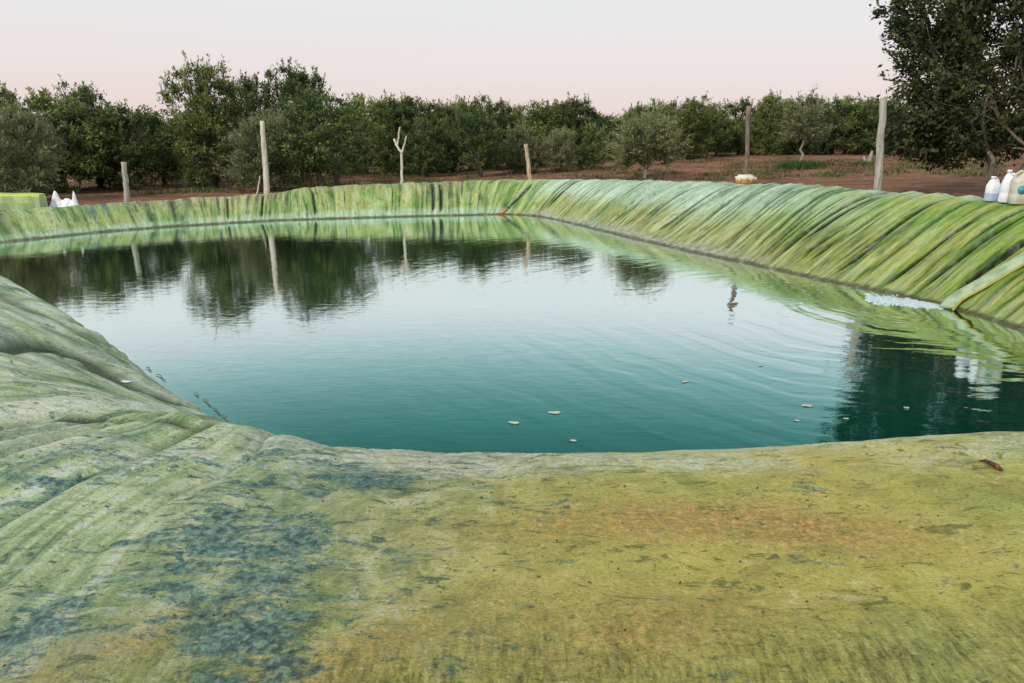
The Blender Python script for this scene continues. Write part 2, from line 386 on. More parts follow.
# liner material
m = NT('liner_tarpaulin'); g = m.n('ShaderNodeNewGeometry').outputs['Position']
za = m.n('ShaderNodeSeparateColor', ins={0: m.attr('zone_a').outputs['Color']}).outputs
zb = m.n('ShaderNodeSeparateColor', ins={0: m.attr('zone_b').outputs['Color']}).outputs
zc = m.n('ShaderNodeSeparateColor', ins={0: m.attr('zone_c').outputs['Color']}).outputs
sh = m.attr('sheet').outputs['Vector']
st1 = m.noise(m.map(sh, (2.4, .16, 1)), 1.0, 4, .55, .1)
st2 = m.noise(m.map(sh, (6, .42, 1), loc=(3, 7, 0)), 1.0, 6, .6)
st3 = m.noise(m.map(sh, (45, 3.2, 1)), 1.0, 3, .6)
n1 = m.noise(g, 1.7, 6, .6, .4); n2 = m.noise(g, 7.0, 8, .68, .6); n3 = m.noise(g, 34.0, 6, .7, .4); n4 = m.noise(g, 130.0, 4, .65)
nlow = m.noise(g, .55, 3, .5)
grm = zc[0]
bank = m.ramp(st1, [(.32, (.08, .20, .035)), (.42, (.20, .38, .07)), (.50, (.33, .48, .12)), (.58, (.40, .50, .17)), (.68, (.48, .60, .34))])
bank = m.mix(m.ramp(st2, [(.50, 0), (.60, .75)]), bank, (.56, .64, .36))
bank = m.mix(m.ramp(st2, [(.38, .85), (.45, 0)]), bank, (.06, .16, .03))
bank = m.mix(m.ramp(n1, [(.52, 0), (.64, .5)]), bank, (.48, .46, .14))
bank = m.mix(m.math('MULTIPLY', zb[2], m.ramp(n1, [(.25, .3), (.6, 1)])), bank, m.ramp(st2, [(.36, (.16, .17, .05)), (.48, (.38, .39, .16)), (.60, (.58, .57, .36))]))
palec = m.ramp(st2, [(.34, (.20, .38, .24)), (.46, (.44, .60, .48)), (.62, (.62, .74, .68))])
bank = m.mix(m.math('MULTIPLY', zb[0], m.ramp(st1, [(.3, .45), (.5, .95)])), bank, palec)
fleck = m.math('MULTIPLY', m.ramp(m.noise(m.map(sh, (9, 3.2, 1), loc=(1, 5, 0)), 1.0, 6, .7), [(.33, 1), (.38, 0)]), m.ramp(n1, [(.45, .0), (.6, .9)]))
bank = m.mix(fleck, bank, (.03, .06, .025))
bank = m.mix(m.math('MULTIPLY', m.ramp(grm, [(.12, 0), (.45, 1)]), .95), bank, m.ramp(n2, [(.4, (.010, .035, .018)), (.65, (.045, .085, .03))]))  # bank creases go blackish green, crease shade put into the colour
bank = m.mix(m.ramp(n3, [(.28, .5), (.42, 0)]), bank, (.10, .15, .05))
bank = m.mix(m.ramp(st3, [(.36, .4), (.46, 0)]), bank, (.09, .18, .05))
bank = m.mix(m.ramp(st3, [(.55, 0), (.66, .28)]), bank, (.58, .64, .42))
# near bank, left part: greyed green with pale bruised ribs
patch1 = m.noise(m.map(g, (1, 1, 1), rot=(0, 0, -.5), loc=(4, 1, 0)), 2.6, 8, .68, 1.0)
patch2 = m.noise(m.map(g, (1.0, 2.4, 1), rot=(0, 0, .25), loc=(9, 3, 2)), 5.5, 9, .72, 1.4)
leftc = m.ramp(patch1, [(.34, (.11, .19, .12)), (.45, (.27, .33, .17)), (.52, (.42, .45, .25)), (.58, (.50, .52, .37)), (.68, (.62, .64, .57))])
rib = m.ramp(st2, [(.34, (.04, .14, .13)), (.42, (.20, .32, .17)), (.49, (.40, .50, .24)), (.56, (.60, .66, .46)), (.64, (.68, .74, .68)), (.72, (.42, .58, .58))])
leftc = m.mix(m.math('MULTIPLY', zc[2], m.ramp(patch2, [(.4, .4), (.55, .9)])), leftc, rib)
leftc = m.mix(m.ramp(patch2, [(.56, 0), (.62, .6)]), leftc, (.54, .60, .60))
leftc = m.mix(m.ramp(patch2, [(.38, .8), (.42, 0)]), leftc, (.04, .13, .13))
olive = m.ramp(patch1, [(.34, (.17, .20, .035)), (.44, (.33, .36, .07)), (.52, (.44, .46, .12)), (.59, (.53, .53, .18)), (.70, (.60, .62, .34))])
olive = m.mix(m.ramp(n1, [(.46, 0), (.58, .6)]), olive, (.37, .45, .11))
olive = m.mix(m.ramp(nlow, [(.48, 0), (.60, .5)]), olive, (.56, .42, .11))
olive = m.mix(m.ramp(patch2, [(.39, .75), (.43, 0)]), olive, (.16, .17, .03))
olive = m.mix(m.ramp(patch2, [(.58, 0), (.64, .6)]), olive, (.64, .62, .38))
fine = m.noise(m.map(g, (1, 1.7, 1), rot=(0, 0, .3)), 60, 6, .75, .6)
nearc = m.mix(za[0], leftc, olive)
fib = m.noise(m.map(g, (1.2, .30, .3)), 42, 5, .7)
nearc = m.mix(m.math('MULTIPLY', zb[2], m.ramp(patch1, [(.35, .9), (.65, .45)])), nearc, m.ramp(fib, [(.34, (.07, .075, .015)), (.48, (.27, .27, .07)), (.60, (.42, .42, .14)), (.72, (.55, .55, .28))]))
nearc = m.mix(m.math('MULTIPLY', zb[0], m.ramp(patch2, [(.40, .15), (.58, 1)])), nearc, m.ramp(n3, [(.35, (.42, .46, .36)), (.6, (.68, .69, .63))]))
rm = m.math('MULTIPLY', za[2], m.ramp(m.math('ADD', m.math('MULTIPLY', patch2, .5), m.math('MULTIPLY', n3, .5)), [(.38, .15), (.56, 1)]))
nearc = m.mix(rm, nearc, m.ramp(n3, [(.38, (.20, .11, .03)), (.60, (.62, .40, .13))]))
nearc = m.mix(m.ramp(grm, [(.1, 0), (.7, .92)]), nearc, m.ramp(n2, [(.4, (.04, .075, .04)), (.6, (.12, .15, .04))]))  # near folds darkened in the colour as well, algae and painted shade
nearc = m.mix(m.ramp(fine, [(.36, .65), (.45, 0)]), nearc, m.mix(1.0, nearc, (.35, .38, .28), 'MULTIPLY'))
nearc = m.mix(m.ramp(fine, [(.56, 0), (.66, .4)]), nearc, (.70, .70, .50))
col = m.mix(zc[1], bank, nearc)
# teal flaking stains
tv = m.math('ADD', m.math('MULTIPLY', m.noise(m.map(g, (1, 3.2, 1), rot=(0, 0, -.55)), 3.6, 5, .6, .8), .55), m.math('MULTIPLY', m.noise(m.map(g, (1, 2.0, 1), rot=(0, 0, -.55)), 22.0, 9, .72, .9), .45))
tvn = m.mix(zc[1], m.math('SUBTRACT', st2, .08), tv)
tm = m.math('ADD', m.math('SUBTRACT', m.math('MULTIPLY', za[1], .138), m.math('MULTIPLY', za[0], .022)), tvn)
tmask = m.ramp(tm, [(.57, 0), (.60, .6), (.66, .95)])
col = m.mix(m.math('MULTIPLY', tmask, m.ramp(n3, [(.30, 1), (.62, .55)])), col, m.ramp(n3, [(.38, (.008, .06, .08)), (.5, (.02, .15, .18)), (.60, (.14, .37, .36))]))
# grey crust at the waterline
col = m.mix(m.math('MULTIPLY', zb[1], m.ramp(n2, [(.35, .3), (.5, .95)])), col, m.ramp(n2, [(.35, (.17, .18, .13)), (.5, (.38, .40, .36)), (.62, (.56, .58, .58))]))
gzv = m.n('ShaderNodeSeparateXYZ', ins={0: g}).outputs[2]
grime = m.ramp(m.math('ADD', m.math('MULTIPLY', gzv, 4.0), m.math('MULTIPLY', m.math('SUBTRACT', n2, .5), .5)), [(.12, .85), (.26, 0)])
col = m.mix(m.math('MULTIPLY', grime, m.math('SUBTRACT', 1, m.math('MULTIPLY', zc[1], .75))), col, m.ramp(n3, [(.35, (.05, .045, .02)), (.65, (.22, .20, .10))]))
# dark specks and dirt on the near part
sp = m.ramp(m.noise(g, 55, 3, .75, .5), [(.30, 1), (.35, 0)])
sp = m.math('MULTIPLY', sp, m.ramp(n1, [(.42, 0), (.55, 1)]))
col = m.mix(m.math('MULTIPLY', sp, .75), col, (.07, .065, .02))
dk = m.ramp(m.noise(m.map(g, (1, 2.2, 1), rot=(0, 0, -.5)), 11, 8, .75, 1.2), [(.30, .8), (.37, 0)])
col = m.mix(m.math('MULTIPLY', dk, zc[1]), col, (.10, .11, .035))
col = m.mix(m.ramp(n4, [(.3, .35), (.5, 0)]), col, m.mix(1.0, col, (.6, .62, .5), 'MULTIPLY'))
hh = m.math('ADD', m.math('MULTIPLY', n2, .6), m.math('ADD', m.math('MULTIPLY', n3, .42), m.math('ADD', m.math('MULTIPLY', n4, .10), 0)))
hh = m.math('ADD', hh, m.math('MULTIPLY', m.math('SUBTRACT', 1, zc[1]), m.math('ADD', m.math('MULTIPLY', st2, 1.2), m.math('MULTIPLY', st3, .25))))
hh = m.math('ADD', hh, m.math('ADD', m.math('MULTIPLY', patch2, .9), m.math('MULTIPLY', m.math('MULTIPLY', zc[2], st2), .5)))
hh = m.math('SUBTRACT', hh, m.math('MULTIPLY', tmask, .10))
hh = m.math('ADD', hh, m.math('MULTIPLY', m.math('MULTIPLY', fine, zc[1]), .35))
bp = m.bump(hh, 1.0, .075)
gm = m.n('ShaderNodeGamma', ins={0: col, 1: 1.35}).outputs[0]
nearf = m.n('ShaderNodeHueSaturation', ins={'Hue': .509, 'Saturation': .94, 'Color': m.mix(1.0, gm, (1.88, 1.86, 1.84), 'MULTIPLY')}).outputs[0]
bankf = m.n('ShaderNodeHueSaturation', ins={'Hue': .495, 'Saturation': m.n('ShaderNodeMapRange', ins={0: m.n('ShaderNodeSeparateXYZ', ins={0: g}).outputs[1], 1: 10.0, 2: 20.0, 3: 1.08, 4: .92}).outputs[0], 'Value': 1.0, 'Color': m.mix(1.0, m.n('ShaderNodeGamma', ins={0: col, 1: 1.42}).outputs[0], (1.30, 1.28, 1.20), 'MULTIPLY')}).outputs[0]
dust = m.noise(m.map(sh, (3.5, 1.6, 1), loc=(8, 2, 0)), 1.0, 7, .7)
bankf = m.mix(m.ramp(dust, [(.52, 0), (.66, .5)]), bankf, (.40, .43, .33))
bankf = m.mix(m.ramp(dust, [(.36, .6), (.44, 0)]), bankf, (.10, .16, .08))
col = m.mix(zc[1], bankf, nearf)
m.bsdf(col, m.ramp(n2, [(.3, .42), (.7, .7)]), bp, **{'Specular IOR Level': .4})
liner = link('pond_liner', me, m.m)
tag(liner, 'algae stained green tarpaulin sheet draped over the banks all round the water', 'pond liner')
# floor of the basin
me_b = mesh_np('pond_bed', np.vstack([G[:, 0], cen]), np.array([[i, (i + 1) % nU, nU] for i in range(nU)]))
mm = NT('dark_silt'); mm.bsdf(mm.ramp(mm.noise(mm.n('ShaderNodeNewGeometry').outputs['Position'], 2), [(.3, (.02, .06, .04)), (.7, (.04, .09, .05))]), .9)
tag(link('pond_bed', me_b, mm.m), kind='structure')

# ---------------------------------------------------------------- water
xs = np.arange(-17, 10.01, .12); ys = np.arange(4.2, 29, .12)
XX, YY = np.meshgrid(xs, ys, indexing='ij')
Wl = G2[:, np.searchsorted(tq, 2.0)]; poly = Wl[::4, :2]
def inside(px, py, poly):
    c = np.zeros(px.shape, bool); n = len(poly)
    for i in range(n):
        x1, y1 = poly[i]; x2, y2 = poly[(i + 1) % n]
        if y1 == y2: continue
        cc = ((y1 > py) != (y2 > py)) & (px < (x2 - x1) * (py - y1) / (y2 - y1) + x1); c ^= cc
    return c
dist = np.full(XX.shape, 9.0)
for p in poly[::2]: dist = np.minimum(dist, np.hypot(XX - p[0], YY - p[1]))
ins = inside(XX, YY, poly); depth = np.where(ins, dist * .5, 0)
ix, iy = XX.shape; idx = np.arange(ix * iy).reshape(ix, iy)
fq = np.stack([idx[:-1, :-1], idx[1:, :-1], idx[1:, 1:], idx[:-1, 1:]], -1).reshape(-1, 4)
keep = (ins | (dist < .6)).ravel()[fq].any(1)
FOAM = at_z(925, 303, 0)
wz = .0015 * np.sin(np.hypot(XX - FOAM.x, YY - FOAM.y) * 7.5) * np.exp(-np.hypot(XX - FOAM.x, YY - FOAM.y) / 6)
me_w = mesh_np('pond_water', np.stack([XX, YY, wz], -1).reshape(-1, 3), fq[keep])
at = me_w.attributes.new('depth', 'FLOAT', 'POINT'); at.data.foreach_set('value', depth.astype(np.float32).ravel())
m = NT('pond_water'); g = m.n('ShaderNodeNewGeometry').outputs['Position']
rel = m.n('ShaderNodeVectorMath', operation='SUBTRACT', ins={0: g, 1: tuple(FOAM)}).outputs[0]
relw = m.n('ShaderNodeVectorMath', operation='ADD', ins={0: rel, 1: m.n('ShaderNodeVectorMath', operation='SCALE', ins={0: m.n('ShaderNodeTexNoise', ins={'Vector': g, 'Scale': .8, 'Detail': 2}).outputs[1], 'Scale': .9}).outputs[0]}).outputs[0]
ln = m.n('ShaderNodeVectorMath', operation='LENGTH', ins={0: relw}).outputs['Value']
ring = m.math('SINE', m.math('MULTIPLY', ln, 13.0)); ring2 = m.math('SINE', m.math('MULTIPLY', ln, 31.0))
dec = m.math('POWER', 2.718, m.math('MULTIPLY', ln, -.17))
patch = m.ramp(m.noise(g, .7, 2), [(.35, .25), (.65, 1)])
wv = m.math('MULTIPLY', m.math('ADD', ring, m.math('MULTIPLY', ring2, .35)), m.math('MULTIPLY', dec, patch))
ns = m.noise(m.map(g, (1.3, 2.6, 1)), 1.9, 4, .5, .3)
nsf = m.noise(m.map(g, (3.5, 9, 1), rot=(0, 0, .15)), 1.6, 3, .5)
hw = m.math('ADD', m.math('MULTIPLY', wv, .9), m.math('ADD', m.math('MULTIPLY', ns, .8), m.math('MULTIPLY', nsf, .35)))
nrm = m.bump(hw, 1.0, .0024)
fr_ = m.n('ShaderNodeFresnel', ins={'IOR': 1.30, 'Normal': nrm}).outputs[0]
body = m.n('ShaderNodeBsdfDiffuse', ins={'Color': m.ramp(m.noise(g, .3, 2), [(.3, (.003, .050, .032)), (.7, (.004, .064, .042))])}).outputs[0]
clear = m.n('ShaderNodeBsdfTransparent', ins={'Color': (.55, .80, .62)}).outputs[0]
dep = m.n('ShaderNodeAttribute', attribute_name='depth').outputs['Fac']
opq = m.math('SUBTRACT', 1, m.math('POWER', 2.718, m.math('MULTIPLY', dep, -1.9)))
mb = m.n('ShaderNodeMixShader', ins={0: opq, 1: clear, 2: body}).outputs[0]
gl = m.n('ShaderNodeBsdfGlossy', ins={'Color': m.ramp(fr_, [(.10, (.24, .76, .69)), (.15, (.52, .87, .85)), (.22, (.90, .97, .95)), (.40, (.90, 1, .965))]), 'Roughness': .02, 'Normal': nrm}).outputs[0]
fin_ = m.n('ShaderNodeMixShader', ins={0: m.ramp(fr_, [(.0, 0), (.08, .14), (.13, .36), (.19, .66), (.26, .88), (.36, .94), (.7, .97)]), 1: mb, 2: gl}).outputs[0]
m.t.links.new(fin_, m.out.inputs[0])
tag(link('pond_water', me_w, m.m), kind='structure')

# ---------------------------------------------------------------- ground
def ticks(a, b, step, far_):
    core = list(np.arange(a, b + .01, step)); o = core[:]; d = step; x = b
    while x < far_: d *= 1.25; x += d; o.append(x)
    d = step; x = a
    while x > -far_: d *= 1.25; x -= d; o.insert(0, x)
    return np.array(o)
gx = ticks(-26, 26, .35, 2500); gy = ticks(-4, 62, .35, 2500)
GX, GY = np.meshgrid(gx, gy, indexing='ij'); GZ = gz(GX, GY)
fur = .035 * np.sin(GY * 4.2 + 1.5 * fbm(GX * .3, GY * .3, seed=5)) * sstep(31, 34, GY) * (np.abs(GX) < 40)
GZ = GZ + fur * (GY < 60) + .10 * (fbm(GX * 1.8, GY * 1.8, seed=8, o=3) - .5) * (np.abs(GX) < 30)
Pp = G[::6, np.searchsorted(tq, 8.2), :2]
insg = inside(GX, GY, Pp)
nx, ny = GX.shape; idx = np.arange(nx * ny).reshape(nx, ny)
fq = np.stack([idx[:-1, :-1], idx[1:, :-1], idx[1:, 1:], idx[:-1, 1:]], -1).reshape(-1, 4)
kp = ~(insg.ravel()[fq].all(1))
me_g = mesh_np('ground', np.stack([GX, GY, GZ], -1).reshape(-1, 3), fq[kp])
m = NT('red_soil'); g = m.n('ShaderNodeNewGeometry').outputs['Position']
a1 = m.noise(m.map(g, (.5, 2.2, 1)), .6, 5, .6); a2 = m.noise(g, 3.5, 6, .7); a3 = m.noise(g, 22, 4, .7)
c = m.ramp(a2, [(.3, (.12, .050, .028)), (.5, (.225, .112, .066)), (.7, (.34, .20, .12))])
c = m.mix(m.ramp(a1, [(.50, 0), (.62, .75)]), c, (.075, .060, .030))
c = m.mix(m.ramp(a1, [(.30, .6), (.40, 0)]), c, (.30, .20, .13))
c = m.mix(m.ramp(a3, [(.3, .6), (.5, 0)]), c, (.05, .028, .018))
m.bsdf(c, .95, m.bump(m.math('ADD', a2, m.math('MULTIPLY', a3, .4)), .8, .12), **{'Specular IOR Level': .1})
tag(link('ground', me_g, m.m), kind='structure')

# distant hills: low ridge with real distance
hv = []; n_ = 160; hx = np.linspace(-900, 900, n_)
hh_ = 34 + 16 * (fbm(hx * .004 + 3, hx * 0, seed=90, o=4) - .5)
rows = [(1100, 0), (1180, .55), (1260, .9), (1320, 1.0), (1500, .6), (1700, 0)]
for yy, k in rows: hv += [(x, yy + 60 * math.sin(x * .004), h * k * (1 + .06 * math.sin(x * .03 + yy))) for x, h in zip(hx, hh_)]
hf = [(r * n_ + i, r * n_ + i + 1, (r + 1) * n_ + i + 1, (r + 1) * n_ + i) for r in range(len(rows) - 1) for i in range(n_ - 1)]
m = NT('hill_scrub'); m.bsdf(m.ramp(m.noise(m.n('ShaderNodeNewGeometry').outputs['Position'], .02, 6), [(.4, (.16, .17, .16)), (.6, (.28, .27, .26))]), .9)
tag(link('hills', mesh_np('hills', hv, hf), m.m), kind='structure')

# ---------------------------------------------------------------- materials for vegetation and wood
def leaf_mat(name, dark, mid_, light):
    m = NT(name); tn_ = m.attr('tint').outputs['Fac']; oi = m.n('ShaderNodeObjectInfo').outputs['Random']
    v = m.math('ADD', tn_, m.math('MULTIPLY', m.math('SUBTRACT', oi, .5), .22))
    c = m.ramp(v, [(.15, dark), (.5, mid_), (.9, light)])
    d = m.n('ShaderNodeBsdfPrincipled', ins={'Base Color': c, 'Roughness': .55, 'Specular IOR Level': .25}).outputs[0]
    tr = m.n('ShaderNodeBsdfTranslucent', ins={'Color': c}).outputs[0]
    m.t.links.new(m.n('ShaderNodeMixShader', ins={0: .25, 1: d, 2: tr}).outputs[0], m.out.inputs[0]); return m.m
LM = {
 'olive': leaf_mat('olive_leaves', (.012, .034, .010), (.072, .115, .034), (.28, .34, .10)),
 'dark': leaf_mat('dark_leaves', (.008, .024, .009), (.045, .078, .025), (.25, .29, .08)),
 'sage': leaf_mat('sage_leaves', (.025, .048, .018), (.12, .15, .065), (.34, .35, .17)),
 'bigtree': leaf_mat('big_tree_leaves', (.010, .020, .008), (.044, .062, .025), (.17, .18, .07)),
 'grass': leaf_mat('grass_blades', (.03, .07, .02), (.07, .15, .04), (.16, .22, .07)),
 'straw': leaf_mat('dry_weeds', (.07, .06, .03), (.18, .14, .07), (.34, .27, .15)),
}
def wood_mat(name, a, b, c, sc_=(14, 14, 1.4)):
    m = NT(name); g = m.n('ShaderNodeTexCoord').outputs['Object']
    n = m.noise(m.map(g, sc_), 1.5, 6, .65, .5); f = m.noise(g, 40, 4, .7)
    col = m.ramp(n, [(.3, a), (.5, b), (.7, c)])
    m.bsdf(m.mix(m.ramp(f, [(.3, .6), (.45, 0)]), col, a), .85, m.bump(m.math('ADD', n, m.math('MULTIPLY', f, .3)), .7, .02)); return m.m
WD = {
 'bark': wood_mat('tree_bark', (.03, .025, .018), (.09, .075, .055), (.19, .16, .12)),
 'greybark': wood_mat('grey_bark', (.06, .055, .04), (.17, .15, .11), (.30, .27, .21)),
 'palebark': wood_mat('pale_bark', (.14, .12, .09), (.30, .27, .21), (.42, .39, .32)),
 'grey': wood_mat('grey_wood', (.14, .13, .10), (.36, .34, .29), (.52, .50, .44)),
 'bleached': wood_mat('bleached_wood', (.30, .26, .20), (.58, .53, .44), (.72, .68, .60)),
 'brown': wood_mat('brown_wood', (.06, .045, .035), (.17, .13, .10), (.32, .27, .22)),
 'tan': wood_mat('tan_wood', (.20, .13, .08), (.46, .34, .24), (.60, .50, .40)),
}

# ---------------------------------------------------------------- trees
def leaves_mesh(name, P, A, L, Wd, tint):
    """P base points, A axis dirs, L lengths, Wd widths: one diamond leaf sprig each"""
    n = len(P); r = rng.normal(size=(n, 3)); side = np.cross(A, r); side /= np.linalg.norm(side, axis=1)[:, None] + 1e-9
    nr_ = np.cross(A, side)
    v0 = P; v1 = P + A * (L * .45)[:, None] + side * (Wd * .5)[:, None] + nr_ * (Wd * .15)[:, None]
    v2 = P + A * L[:, None]; v3 = P + A * (L * .45)[:, None] - side * (Wd * .5)[:, None] + nr_ * (Wd * .15)[:, None]
    V = np.stack([v0, v1, v2, v3], 1).reshape(-1, 3); Fq = np.arange(4 * n).reshape(n, 4)
    me = mesh_np(name, V, Fq); at = me.attributes.new('tint', 'FLOAT', 'FACE'); at.data.foreach_set('value', tint.astype(np.float32)); return me
def unit(v): return v / (np.linalg.norm(v, axis=-1)[..., None] + 1e-9)
def crown(name, lobes, n, ll=.15, lw=.05, clump=.30, up=.5, nclump=None, shoots=.12, shootlen=.5, seed=1, hollow=.55, below=0.0):
    r = np.random.default_rng(seed); lobes = np.array(lobes, float)
    vol = lobes[:, 3] * lobes[:, 4] * lobes[:, 5]; pr = vol ** .75; pr /= pr.sum()
    nc = nclump or max(30, n // 60)
    li = r.choice(len(lobes), nc, p=pr); d = unit(r.normal(size=(nc, 3))); rr = hollow + (1.05 - hollow) * r.random(nc) ** .6
    cc = lobes[li, :3] + d * lobes[li, 3:6] * rr[:, None]
    cc = cc[cc[:, 2] > below] if (cc[:, 2] > below).sum() > 10 else cc
    dd = unit(cc - lobes[:, :3].mean(0)); nc = len(cc)
    ct = r.random(nc); cs = clump * (.5 + r.random(nc) * 1.0)
    k = r.integers(0, nc, n); off = np.clip(r.normal(size=(n, 3)), -1.7, 1.7) * cs[k][:, None] * .55
    off[:, 2] *= .8
    P = cc[k] + off; A = unit(dd[k] * .5 + r.normal(size=(n, 3)) * .65 + np.array([0, 0, up]))
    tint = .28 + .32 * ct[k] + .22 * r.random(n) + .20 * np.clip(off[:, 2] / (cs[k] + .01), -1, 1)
    # shoots standing off the crown
    ns = int(nc * shoots * 3); top = cc[r.choice(nc, ns)]; sd_ = unit(unit(top - lobes[:, :3].mean(0)) * .6 + r.normal(size=(ns, 3)) * .35 + np.array([0, 0, .8]))
    m_ = 26; tt = r.random((ns, m_)) * shootlen * (.5 + r.random((ns, 1)))
    Ps = (top[:, None] + sd_[:, None] * tt[..., None] + r.normal(size=(ns, m_, 3)) * .03).reshape(-1, 3)
    As = unit(np.repeat(sd_, m_, 0) + r.normal(size=(ns * m_, 3)) * .6)
    P = np.vstack([P, Ps]); A = np.vstack([A, As]); tint = np.concatenate([tint, .55 + .4 * r.random(len(Ps))])
    L = ll * (.6 + .8 * r.random(len(P))); Wd = lw * (.6 + .8 * r.random(len(P)))
    return leaves_mesh(name, P, A, L, Wd, np.clip(tint, 0, 1)), cc
def limb(mb, a, b, r0, r1, n=6, wob=.12, seg=6):
    a, b = Vector(a), Vector(b); L = (b - a).length; pts = []
    for i in range(seg + 1):
        k = i / seg; p = a.lerp(b, k); 
        if 0 < i < seg: p += Vector((random.uniform(-1, 1), random.uniform(-1, 1), random.uniform(-.3, .6))) * wob * L * .5
        pts.append(p)
    mb.tube(pts, [r0 + (r1 - r0) * (i / seg) for i in range(seg + 1)], n, rough=.08)
    return pts
def make_tree(name, lobes, n, trunk_h, trunk_r, leafm, barkm, trunks=1, twigs=14, fork=None, **kw):
    root = empty(name); mb = MB()
    cme, cc = crown('crown', lobes, n, **kw)
    for k in range(trunks):
        a = 2 * math.pi * k / trunks + .4; s_ = 0 if trunks == 1 else .12 + .04 * trunks
        base = Vector((s_ * math.cos(a), s_ * .6 * math.sin(a), -.15)); top = Vector((s_ * 3 * math.cos(a) + random.uniform(-.1, .1), s_ * 2 * math.sin(a), trunk_h))
        pts = limb(mb, base, top, trunk_r, trunk_r * .62, 9, .10)
        mb.tube([base + Vector((0, 0, -.1)), base + Vector((0, 0, .14))], [trunk_r * 1.6, trunk_r * 1.05], 9, rough=.15)
        for l in lobes[k::trunks]:
            t_ = Vector(l[:3]); pp = limb(mb, top, t_, trunk_r * .6, trunk_r * .25, 6, .07)
            near_ = [Vector(c) for c in cc if (Vector(c) - t_).length < max(l[3:6]) * 1.1]
            random.shuffle(near_)
            for c in near_[:max(2, twigs // len(lobes))]:
                limb(mb, pp[random.randint(2, 5)], c, trunk_r * .22, .008, 4, .14, 4)
    mb.build('trunk', WD[barkm], root); link('crown', cme, LM[leafm], root, smooth=False)
    root['h'] = max(l[2] + l[5] for l in lobes)
    return root
def lob(*a): return list(a)
protos = {}
def rand_lobes(seed, h, w_, nb, base):
    r = random.Random(seed); o = []
    o.append((0, 0, base + (h - base) * .50, w_ * .72, w_ * .72, (h - base) * .46))
    for k in range(nb):
        a = 2 * math.pi * k / nb + r.uniform(-.4, .4); d = w_ * r.uniform(.38, .62); rz = (h - base) * r.uniform(.22, .34)
        z = base + (h - base) * (r.uniform(.42, .74) if k % 2 else r.uniform(.2, .35)); s_ = w_ * r.uniform(.34, .52)
        o.append((d * math.cos(a), d * math.sin(a), z, s_, s_, rz))
    for k in range(3):
        a = r.uniform(0, 6.3); d = w_ * r.uniform(.1, .4); s_ = w_ * r.uniform(.2, .34)
        o.append((d * math.cos(a), d * math.sin(a), h - s_ * .9 - r.uniform(0, .35), s_, s_, s_ * .9))
    return o
for i in range(4):
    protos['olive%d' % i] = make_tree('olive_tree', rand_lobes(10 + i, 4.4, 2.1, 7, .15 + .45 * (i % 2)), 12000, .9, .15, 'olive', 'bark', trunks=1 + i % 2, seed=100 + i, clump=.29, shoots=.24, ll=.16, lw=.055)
for i in range(3):
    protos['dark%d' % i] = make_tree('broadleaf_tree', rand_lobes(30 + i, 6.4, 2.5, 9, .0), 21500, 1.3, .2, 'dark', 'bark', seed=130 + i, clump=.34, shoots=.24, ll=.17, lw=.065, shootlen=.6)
for i in range(2):
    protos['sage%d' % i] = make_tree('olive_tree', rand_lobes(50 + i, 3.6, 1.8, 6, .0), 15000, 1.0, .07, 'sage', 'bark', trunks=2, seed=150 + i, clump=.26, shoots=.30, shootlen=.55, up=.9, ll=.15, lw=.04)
used = set()
def place(kind, u, Y, vtop, label, wscale=1.0, cat='tree', group=None, rz=None, sink=0.0, vbase=None):
    p = protos[kind]; x = at_y(u, 150, Y).x; z0 = float(gz(x, Y)) - sink; ztop = at_y(u, vtop, Y).z
    s_ = (ztop - z0) / (p['h'] + .15)
    o = p if kind not in used else copy_tree(p); used.add(kind)
    o.location = (x, Y, z0); o.rotation_euler = (0, 0, random.uniform(0, 6.28) if rz is None else rz); o.scale = (s_ * wscale, s_ * wscale, s_)
    tag(o, label, cat, group); return o
GL, GM, GR = 'dark trees beyond the left bank', 'orchard trees behind the far bank', 'orchard trees across the red field'
# left cluster
place('dark0', 2, 31, 76, 'dark bushy tree at the left edge of the photo, highest at the frame', .95, group=GL)
place('sage0', 14, 27.5, 108, 'paler olive bush at the left edge, above the light green tarp', 1.0, group=GL)
place('olive0', 60, 33, 92, 'dark olive tree second from the left edge, behind the white plastic bag', 1.25, group=GL)
place('dark1', 96, 35, 82, 'dark tree with a small peak, left of the short grey post', .85, group=GL)
place('olive1', 122, 34, 104, 'bushy dark tree directly behind the short grey post', 1.2, group=GL)
place('olive2', 160, 38, 118, 'low dark tree in the dip left of the tall clump', 1.3, group=GL)
place('dark2', 208, 35, 64, 'tall dark tree with loose top, left half of the tall clump', .92, group=GL)
place('dark1', 252, 40, 72, 'dark tree filling the middle of the tall clump behind the tall pole', .8, group=GL)
place('dark0', 306, 36, 60, 'tallest dark tree with a pointed twin top, right half of the tall clump', .85, group=GL)
place('sage1', 262, 31.5, 112, 'pale olive tree right behind the tall bleached pole', 1.05, group=GL)
place('olive3', 326, 31.5, 92, 'broad light olive tree in front of the tall clump, right of the tall pole', 1.25, group=GL)
for u, Y, vt in [(-70, 31, 84), (-150, 34, 90), (-235, 30, 80), (-330, 33, 86)]:
    place('dark%d' % (abs(u) % 3), u, Y, vt, 'dark bushy tree beyond the left bank, past the left edge of the photo', 1.1, group=GL)
